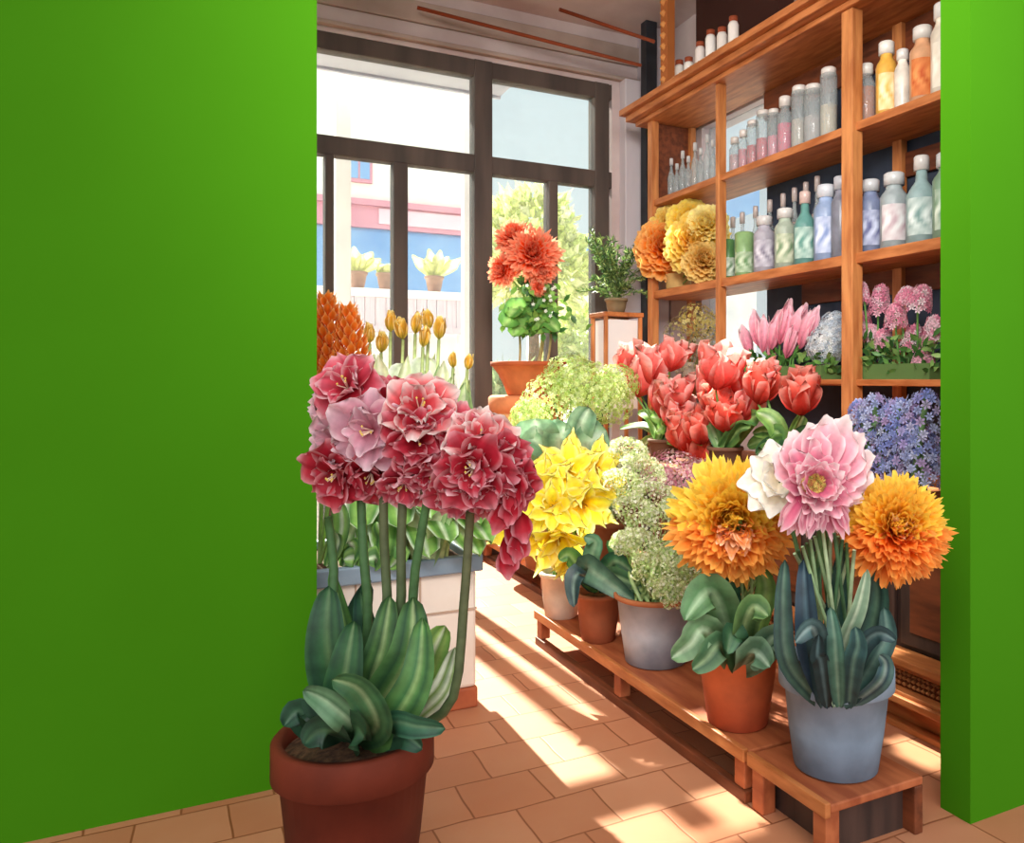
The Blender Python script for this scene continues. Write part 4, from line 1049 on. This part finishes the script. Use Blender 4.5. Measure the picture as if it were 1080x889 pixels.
# terracotta column of stacked pots and geranium on top
p = W(558, 400, 4.92)
colx, coly = p.x, p.y
C1 = thing('terracotta_column', 'tall pale terracotta urn with a flared rim under the orange geranium pot', 'urn', (colx, coly, ZB))
m = MB(); h1 = 1.105 - ZB
m.lathe([(.15, 0), (.17, .01), (.19, .3), (.205, h1 - .11), (.215, h1 - .1), (.235, h1 - .08), (.24, h1 - .06), (.24, h1 - .012), (.225, h1), (0, h1)], n=44,
        cols=[hexc('#e0aa78')] * 4 + [hexc('#c9794e')] * 6)
m.build('body', M['clay'], C1)
random.seed(41); np.random.seed(41)
Ge = thing('potted_geranium', 'tall red orange geranium in a flared terracotta pot before the window', 'plant', (colx, coly, 1.105))
m = MB()
pr = [(.125, 0), (.13, .006), (.15, .06), (.185, .13), (.215, .17), (.228, .175), (.228, .198), (.215, .2), (.205, .17), (0, .172)]
m.lathe(pr, n=44, cols=[hexc('#b8683c')] * 5 + [hexc('#a04c28')] * 5); m.build('pot', M['clay'], Ge)
m = MB(); m.lathe([(.2, .172), (.1, .185), (0, .19)], hexc('#4a3020'), 30, cap=False); m.build('soil', M['soil'], Ge)
def gp(px, py, d): return np.array(loc(Ge, W(px, py, d)))
for (px, py, d, r, dx, dz) in ((562, 268, 4.8, 26, .1, .1), (543, 250, 4.85, 18, -.2, .4), (530, 285, 4.85, 15, -.4, 0), (572, 285, 4.78, 14, .2, -.4), (568, 303, 4.8, 8, .4, 0)):
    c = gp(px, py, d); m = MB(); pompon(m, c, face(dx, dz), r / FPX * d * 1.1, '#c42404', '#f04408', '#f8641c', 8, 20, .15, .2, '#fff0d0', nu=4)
    f_ = m.build('flower', M['petal'], Ge); m = MB(); m.tube([c, (c + gp(570, 330, 4.9)) / 2, gp(570, 345, 4.9)], .006, hexc('#6c8c3c'), 6); m.build('stem', M['stem'], f_)
m = MB()
for (x0_, x1_) in ((548, 545), (568, 572), (577, 580)):
    m.tube([gp(x0_, 384, 4.9), gp((x0_ + x1_) / 2 + 2, 360, 4.9), gp(x1_, 320, 4.9)], .012 if x0_ == 568 else .007, hexc('#a8885c'), 7, hexc('#7c9048'))
m.build('trunk', M['stem'], Ge)
m = MB(); cg = H('#4c7c34', '#6c9c40', '#3a6430', '#86ac50')
for i in range(210):
    px = random.gauss(566, 13); py = random.uniform(292, 352); px = 566 + (px - 566) * (1.2 if py > 315 else .7)
    k = random.choice(cg) * random.uniform(.8, 1.15); q = gp(px, py, random.uniform(4.8, 5.0))
    petal(m, q, face(random.uniform(-1, 1), random.uniform(-1.2, .6), random.uniform(.2, .8)), face(0, .6), .075, .032, random.uniform(-.7, .2), .1, 0, .6, .6, 4, 3, lambda U, V: np.broadcast_to(k, U.shape + (3,)))
for i in range(12):   # small white buds
    q = gp(random.uniform(555, 585), random.uniform(300, 345), 4.78); floret(m, q, CAMD, .012, 5, hexc('#fffdf0'))
for (px, py, w_) in ((530, 345, 26), (536, 335, 22), (540, 355, 20), (590, 350, 16)):
    strap(m, [gp(560, 352, 4.88), gp((px + 560) / 2, py - 12, 4.82), gp(px, py, 4.78)], w_ / FPX * 4.8, face(0, .4), '#4c8438', '#7cac4c', '#b0cc7c', nv=5, wa=.7, wb=.5)
m.build('foliage', M['leaf'], Ge)

# terracotta pots on far bench
for (px, d, h, r, lab) in ((548, 4.55, .17, .1, 'brown terracotta pot on the far low bench behind the yellow lilies'),):
    p = W(px, 400, d); b = thing('flower_pot', lab, 'pot', (p.x + .12, p.y, ZB)); pot(b, h, r, r * .75, '#a8663c', '#7c4426', .03, .006, n=28)

# rosemary on a small tall side table near the window corner
p = W(650, 400, 5.63)
Tb = thing('side_table', 'tall slim wooden side table with a white panel by the window corner', 'table', (p.x, p.y, 0))
ht = 1.65
m = MB(); m.box((-.15, -.12, ht - .03), (.15, .12, ht)); m.build('table_top', M['wood'], Tb, False, .006)
for (sx, sy) in ((-.13, -.1), (.13, -.1), (-.13, .1), (.13, .1)):
    m = MB(); m.box((sx - .012, sy - .012, 0), (sx + .012, sy + .012, ht - .03)); m.build('leg', M['woodv'], Tb, False, .003)
m = MB(); m.box((-.115, -.09, 1.0), (.115, .09, ht - .05)); m.build('white_panel', M['white'], Tb, False)
random.seed(43); np.random.seed(43)
Rs = thing('potted_rosemary', 'bushy dark green rosemary on the slim side table in the window corner', 'plant', (p.x, p.y, ht))
pot(Rs, .1, .075, .055, '#8a7a5c', '#6c5c44', .02, .005, n=24)
m = MB()
cr = H('#4c6c3c', '#6c8c4c', '#38582e', '#86a45c', '#a8bc74')
for i in range(44):
    px = random.gauss(643, 20); py = random.uniform(238, 300) + abs(px - 643) * .3
    e = np.array(loc(Rs, W(px, py, 5.60 + random.uniform(-.15, .1)))); b = np.array([random.uniform(-.03, .03), random.uniform(-.03, .03), .09])
    mdl = (b + e) / 2 + np.array([0, 0, .04]); m.tube([b, mdl, e], .003, hexc('#6c7c44'), 4)
    pts = smooth([Vector(b), Vector(mdl), Vector(e)], 8)
    for q in pts[3:]:
        for s_ in range(5):
            dd = np.random.normal(size=3) * .7 + (e - b) / np.linalg.norm(e - b) * .9
            k = random.choice(cr) * random.uniform(.8, 1.2)
            petal(m, q, dd, np.random.normal(size=3), .045, .009, .2, 0, 0, .4, .5, 3, 3, lambda U, V: np.broadcast_to(k, U.shape + (3,)))
m.build('foliage', M['leaf'], Rs)

# coral tulips on the counter (three pots)
random.seed(45); np.random.seed(45)
co = (['#c83a30', '#ee5a50', '#f67c74', '#fb9c92'], '#ffdcd2')
rd = (['#b02a24', '#dc4034', '#ec5a4a', '#f47c68'], '#fbbcac')
groups = [(700, 4.35, 'coral tulips in a dark pot on the counter, left clump with pale ruffled heads',
           [(683, 390, 26, co), (697, 425, 24, co), (665, 382, 20, co), (672, 405, 20, co), (715, 418, 22, co), (706, 378, 20, co), (722, 460, 24, rd), (712, 442, 22, co), (740, 455, 20, rd)]),
          (765, 4.1, 'coral red tulips in a dark pot on the counter, middle clump',
           [(755, 392, 28, co), (745, 415, 22, co), (770, 405, 22, co), (765, 440, 24, rd), (785, 430, 20, co), (736, 475, 26, rd), (757, 425, 22, rd)]),
          (825, 3.9, 'red tulips in a dark pot on the counter, right pair below the pink flowers',
           [(800, 410, 24, rd), (845, 420, 26, rd), (806, 398, 18, co), (850, 405, 18, rd)])]
for gi, (bx, d0_, lab, hs) in enumerate(groups):
    Y, d = onX(bx, 2.33)
    T = thing('potted_tulips', lab, 'plant', (2.33, Y, .75))
    pot(T, .12, .085, .07, '#6c4a38', '#4c3226', .02, .006, n=28)
    for (px, py, r, pal) in hs:
        xx_ = 2.33 + random.uniform(-.13, .06); dd = onX(px, xx_)[1]
        c = np.array(loc(T, WX(px, py + r * .7, xx_))); R = r / FPX * dd
        m = MB(); tulip(m, c, (random.uniform(-.45, .45), -.25, 1), R * .9, R * 2.0, pal[0], pal[1], .14, random.uniform(-.05, .25)); f_ = m.build('flower', M['petal'], T)
        m = MB(); m.tube([c, c * .5 + np.array([0, 0, .06]), (random.uniform(-.03, .03), random.uniform(-.03, .03), .1)], .006, hexc('#6c9048'), 6); m.build('stem', M['stem'], f_)
    m = MB()
    for i in range(9):
        px = bx + random.uniform(-38, 38) - (8 if gi == 0 else 0); py = random.uniform(430, 480)
        tp = loc(T, WX(px, py, 2.33 + random.uniform(-.1, .1))); b = Vector((random.uniform(-.04, .04), random.uniform(-.04, .04), .1))
        strap(m, [b, b.lerp(tp, .5) + Vector((0, -.03, .05)), tp], random.uniform(.06, .1), face(random.uniform(-.5, .5), .3), *random.choice((('#3c6434', '#6c9448', '#b0cc84'), ('#5c8c40', '#94b860', '#dce8b8'), ('#2e5436', '#4c7c4c', '#98b488'))), nv=7, wa=.5, wb=.6)
    m.build('foliage', M['leaf'], T)

# pink sedum and cream sedum in tall pots between bench and cabinet
random.seed(47); np.random.seed(47)
for (px, d, hp, c_, lab, hs) in ((725, 3.78, .55, H('#d88aa0', '#e8b0bc', '#c06c88', '#f0ccd0', '#d0b8a0'), 'dusty pink sedum in a tall brown pot behind the orange carnation', ((712, 488, 34), (738, 494, 26), (696, 500, 22))),
                              (640, 4.12, .5, H('#e8e4c4', '#c4cc9c', '#a8b47c', '#f8f4e4'), 'cream green sedum in a tall brown pot behind the lace flowers', ((640, 476, 30), (662, 482, 20), (618, 482, 20)))):
    p = W(px, 400, d)
    Sd = thing('potted_sedum', lab, 'plant', (p.x, p.y, 0)); pot(Sd, hp, .12, .1, '#7c4c34', '#5c3424', .03, .006, n=30)
    for (qx, qy, r) in hs:
        c = np.array(loc(Sd, W(qx, qy + r * .4, d - .05))); R = r / FPX * d
        m = MB(); dome(m, c, (0, -.3, 1), R, 420, .0085, 5, c_, None, .75, .5); m.tube([c, (c[0] * .4, c[1] * .4, hp + .02), (0, 0, hp - .02)], .006, hexc('#6c8c50'), 6); m.build('flower_head', M['petal'], Sd)
    m = MB(); leaf_tuft(m, (0, 0, hp - .02), 14, .24, .06, '#5c8458', '#8cac7c', '#c0d4ac', .6, .3); m.build('foliage', M['leaf'], Sd)

# blue hyacinths on the counter at right
random.seed(49); np.random.seed(49)
cb_ = H('#98a2d8', '#b4bce6', '#7c88c8', '#ccd0ee', '#b89cc8')
Y, d = onX(950, 2.42)
Bh = thing('potted_hyacinths', 'periwinkle blue hyacinths in a dark pot on the counter beside the green pier', 'plant', (2.42, Y, .75))
pot(Bh, .1, .1, .085, '#4c3a34', '#34282a', .02, .006, n=28)
for (bx, by, tx, ty, r) in ((932, 505, 922, 418, 26), (962, 512, 978, 414, 28), (975, 520, 965, 450, 24), (948, 480, 948, 424, 24), (918, 480, 905, 425, 18), (942, 515, 945, 460, 26)):
    xx_ = 2.42 + random.uniform(-.08, .08); bb_ = np.array(loc(Bh, WX(bx, by, xx_ - .02))); tt_ = np.array(loc(Bh, WX(tx, ty, xx_)))
    m = MB(); spike(m, bb_, tt_, r / FPX * d, 110, .019, cb_); f_ = m.build('flower_spike', M['petal'], Bh)
    m = MB(); m.tube([tt_, bb_, (random.uniform(-.03, .03), 0, .08)], .012, hexc('#5c7c4c'), 6); m.build('stem', M['stem'], f_)
m = MB(); leaf_tuft(m, (0, 0, .08), 12, .25, .035, '#2c4c34', '#4c7448', '#88a878', .6, .3); m.build('foliage', M['leaf'], Bh)

# ================================================================== FLOWERS ON THE SHELVES
random.seed(51); np.random.seed(51)
# orange / yellow dahlias in the left bay on shelf two
Y, d = onX(716, XS + .1)
Dh = thing('dahlia_bunch', 'big bunch of orange and lemon yellow dahlias on the second shelf, left bay', 'flowers', (XS + .1, Y, 1.79))
for (px, py, r, cs, top, lay) in ((702, 262, 30, ('#c83c04', '#f07008', '#fca020'), None, 9), (735, 255, 30, ('#d08808', '#f4b010', '#fcd84c'), None, 8), (728, 235, 24, ('#e0a008', '#fac810', '#ffe860'), None, 8),
                                  (708, 237, 20, ('#e09018', '#f6c02c', '#fbe070'), None, 7), (745, 238, 20, ('#d8a828', '#f4d048', '#fcf0a8'), None, 7), (742, 275, 20, ('#b8741c', '#d89c34', '#ecc870'), None, 7)):
    c = np.array(loc(Dh, WX(px, py, XS + random.uniform(.02, .1)))); m = MB(); pompon(m, c, face(random.uniform(-.3, .3), .2), r / FPX * d * 1.08, *cs, layers=lay, n0=17, wd=.22, serr=.05, edge='#fff0b0', nu=5); f_ = m.build('flower', M['petal'], Dh)
    m = MB(); m.tube([c, c * .5, (0, 0, .01)], .006, hexc('#7c9048'), 6); m.build('stem', M['stem'], f_)
m = MB(); m.lathe([(.075, 0), (.085, .01), (.08, .08), (.09, .1), (.07, .1), (.06, .012), (0, .012)], hexc('#c8a468'), 28, cap=False); m.build('bowl', M['clay'], Dh)
# dusty yellow dried bunch on shelf three, left bay
Y, d = onX(728, XS + .12)
Dr = thing('dried_flower_bunch', 'muted yellow and grey dried flowers on the third shelf before the pale side window', 'flowers', (XS + .12, Y, 1.2))
for (px, py, r, cs) in ((735, 338, 19, H('#d8c468', '#c8b060', '#e8dc94')), (718, 352, 19, H('#c4b478', '#d4c890', '#a89c6c')), (745, 362, 18, H('#a8a084', '#c4b890', '#8c8870')), (725, 378, 20, H('#a49c8c', '#c0b498', '#b8a878')), (748, 345, 15, H('#d8c878', '#bca85c')), (708, 372, 15, H('#b8ac80', '#9c987c'))):
    c = np.array(loc(Dr, WX(px, py, XS + .12))); m = MB(); dome(m, c, face(0, .6), r / FPX * d, 110, .016, 5, cs, None, .9, .8); m.tube([c, c * .5, (0, 0, .02)], .005, hexc('#8c8c5c'), 6); m.build('flower_head', M['petal'], Dr)
m = MB(); m.lathe([(.05, 0), (.06, .01), (.05, .09), (.06, .11), (.05, .11), (.04, .012), (0, .012)], hexc('#9c8c7c'), 24, cap=False); m.build('vase', M['clay'], Dr)
# trough of pink tulips + white gypsophila in the middle bay
def trough(name, label, ya, yb, z=1.2, h=.07, c='#55703c'):
    t = thing(name, label, 'planter', (XS + .13, (ya + yb) / 2, z))
    L = abs(yb - ya) / 2
    m = MB()
    m.box((-.09, -L, 0), (.09, L, .008), hexc(c)); m.box((-.09, -L, .008), (-.082, L, h), hexc(c)); m.box((.082, -L, .008), (.09, L, h), hexc(c)); m.box((-.082, -L, .008), (.082, -L + .008, h), hexc(c)); m.box((-.082, L - .008, .008), (.082, L, h), hexc(c))
    m.build('tray', M['paint'], t, False)
    m = MB(); m.box((-.082, -L + .008, .009), (.082, L - .008, h - .01)); m.build('soil', M['soil'], t, False)
    return t
ya, _ = onX(885, XS + .13); yb, _ = onX(772, XS + .13)
trough('flower_trough', 'low green trough on the third shelf under the pale pink tulips', ya + .03, yb - .03)
ya2, _ = onX(996, XS + .13); yb2, _ = onX(908, XS + .13)
trough('flower_trough', 'low green trough on the third shelf under the pink hyacinths, right bay', ya2, yb2 - .03)
Y, d = onX(822, XS + .13)
Pt = thing('pink_tulips', 'sheaf of pale pink closed tulips on the third shelf, middle bay', 'flowers', (XS + .13, Y, 1.26))
for (px, py, tilt, r) in ((785, 355, -.5, 11), (797, 345, -.2, 12), (806, 352, .1, 12), (818, 350, .35, 13), (828, 343, .4, 14), (842, 345, .55, 14), (852, 348, .6, 13), (836, 358, .5, 13), (812, 362, -.1, 11), (858, 338, .6, 11)):
    c = np.array(loc(Pt, WX(px - tilt * 14, py + 20, XS + random.uniform(.06, .13)))); m = MB(); R = r / FPX * d
    tulip(m, c, np.array([.05, -1, 0]) * tilt + Up, R * .62, R * 3.4, ['#dc7890', '#f09ab2', '#f8b8c8', '#fcd0da'], '#fbe4e8', .04, -.22); f_ = m.build('flower', M['petal'], Pt)
    m = MB(); m.tube([c, c * .6, (c[0] * .3, c[1] * .5, .0)], .006, hexc('#5c8c44'), 6); m.build('stem', M['stem'], f_)
m = MB()
cgl = H('#4c7c38', '#6c9c4c', '#34602e', '#8cb060')
for i in range(150):
    px = random.uniform(776, 884); py = random.uniform(374, 398)
    k = random.choice(cgl) * random.uniform(.7, 1.15); q = np.array(loc(Pt, WX(px, py, XS + random.uniform(.05, .17)))); q[2] = max(q[2], -.03)
    petal(m, q, face(random.uniform(-1, 1), random.uniform(0, 1), .5), CAMD, .06, .022, random.uniform(-.6, .6), .1, 0, .6, .6, 4, 3, lambda U, V: np.broadcast_to(k, U.shape + (3,)))
m.build('foliage', M['leaf'], Pt)
Y, d = onX(872, XS + .13)
Gy = thing('gypsophila_bunch', 'cloud of tiny white and pale blue flowers beside the thick upright, third shelf', 'flowers', (XS + .15, Y, 1.26))
m = MB(); c = np.array(loc(Gy, WX(872, 365, XS + .15))); dome(m, c, face(.2, .8), .10, 520, .013, 5, H('#ffffff', '#e4ecf2', '#c8d6e4', '#f6f8f4'), None, 1.1, .9); c2 = np.array(loc(Gy, WX(880, 345, XS + .17))); dome(m, c2, face(.2, .8), .075, 260, .013, 5, H('#ffffff', '#d4e0ea', '#c0d0e0'), None, 1.1, .9); m.build('flower_cloud', M['petal'], Gy)
m = MB()
for i in range(14): m.tube([c + np.random.normal(size=3) * .03, (random.uniform(-.02, .02), random.uniform(-.02, .02), 0)], .002, hexc('#8cac74'), 4)
m.build('stems', M['stem'], Gy)
Y, d = onX(950, XS + .13)
Ph = thing('pink_hyacinths', 'blush pink hyacinths with dense green leaves on the third shelf, right bay', 'flowers', (XS + .13, Y, 1.26))
for (bx, by, tx, ty, r) in ((926, 335, 930, 302, 12), (945, 350, 945, 322, 13), (968, 330, 974, 303, 13), (960, 372, 966, 345, 13), (921, 362, 918, 345, 11), (912, 360, 911, 330, 10), (985, 365, 986, 335, 12), (935, 372, 930, 350, 12), (972, 395, 975, 370, 13), (912, 320, 910, 300, 6), (952, 320, 958, 305, 9)):
    xx_ = XS + random.uniform(.05, .15); a_ = np.array(loc(Ph, WX(bx, by, xx_))); b_ = np.array(loc(Ph, WX(tx, ty, xx_))); m = MB(); spike(m, a_, b_, r / FPX * d * .9, 60, .018, H('#f4a0b8', '#fcc4d0', '#e884a4', '#ffe4e8'), .5); f_ = m.build('flower_spike', M['petal'], Ph)
    m = MB(); m.tube([b_, a_, (a_[0] * .5, a_[1] * .9, 0)], .005, hexc('#5c8c44'), 6); m.build('stem', M['stem'], f_)
m = MB()
for i in range(220):
    px = random.uniform(908, 990); py = random.uniform(355, 397)
    k = random.choice(cgl) * random.uniform(.7, 1.15); q = np.array(loc(Ph, WX(px, py, XS + random.uniform(.04, .2)))); q[2] = max(q[2], -.03)
    petal(m, q, face(random.uniform(-1, 1), random.uniform(-.3, 1), .4), CAMD, .06, .02, random.uniform(-.6, .6), .1, 0, .6, .6, 4, 3, lambda U, V: np.broadcast_to(k, U.shape + (3,)))
m.build('foliage', M['leaf'], Ph)

# ================================================================== LIGHT
def sun(name, travel, e, ang, col):
    l = bpy.data.lights.new(name, 'SUN'); l.energy = e; l.angle = math.radians(ang); l.color = col
    o = bpy.data.objects.new(name, l); COL.objects.link(o); o.rotation_euler = Vector(travel).to_track_quat('-Z', 'Y').to_euler(); o.location = (0, 0, 6); return o
sun('sun', (.05, -1, -.80), 27.0, .7, (1, .93, .8))
sun('front_fill', (.35, 1, -.55), 1.5, 50, (1, .98, .96))  # second sun, added as soft frontal fill
def area(name, locn, tgt, size, e, col):
    l = bpy.data.lights.new(name, 'AREA'); l.shape = 'RECTANGLE'; l.size, l.size_y = size; l.energy = e; l.color = col
    o = bpy.data.objects.new(name, l); COL.objects.link(o); o.location = locn; o.rotation_euler = (Vector(tgt) - Vector(locn)).to_track_quat('-Z', 'Y').to_euler(); return o
area('ceiling_fill', (.5, 3.0, 3.65), (1.6, 3.4, 0), (2.4, 2.6), 50, (1, .95, .9))  # unseen area light added overhead to lift the interior
area('shelf_fill', (.2, .6, 3.0), (2.6, 3.6, 1.5), (1.4, 1.0), 42, (1, .97, .93)).data.spread = math.radians(85)  # added fill above the viewer, brightens the shelves
w = bpy.data.worlds.new('World'); scene.world = w; w.use_nodes = True
nt = w.node_tree; bg = nt.nodes['Background']
tc = nt.nodes.new('ShaderNodeTexCoord'); sp = nt.nodes.new('ShaderNodeSeparateXYZ'); nt.links.new(tc.outputs['Generated'], sp.inputs[0])
rp = nt.nodes.new('ShaderNodeValToRGB'); nt.links.new(sp.outputs['Z'], rp.inputs[0])
rp.color_ramp.elements[0].position = 0; rp.color_ramp.elements[0].color = (.95, .97, .95, 1); rp.color_ramp.elements[1].position = .6; rp.color_ramp.elements[1].color = (.80, .90, .94, 1)
nt.links.new(rp.outputs[0], bg.inputs[0]); bg.inputs[1].default_value = 1.05

# ================================================================== CAMERA
cam = bpy.data.cameras.new('Camera'); co_ = bpy.data.objects.new('Camera', cam); COL.objects.link(co_)
co_.location = (0, 0, EYE); co_.rotation_euler = (PI / 2, 0, -math.radians(28))
cam.sensor_width = 36; cam.lens = FPX / 1080 * 36
cam.shift_x = (540 - CX) / 1080
cam.shift_y = -(444.5 - HY) / 1080
cam.clip_start = .02
scene.camera = co_
scene.view_settings.view_transform = 'Standard'; scene.view_settings.look = 'None'
scene.view_settings.exposure = 0
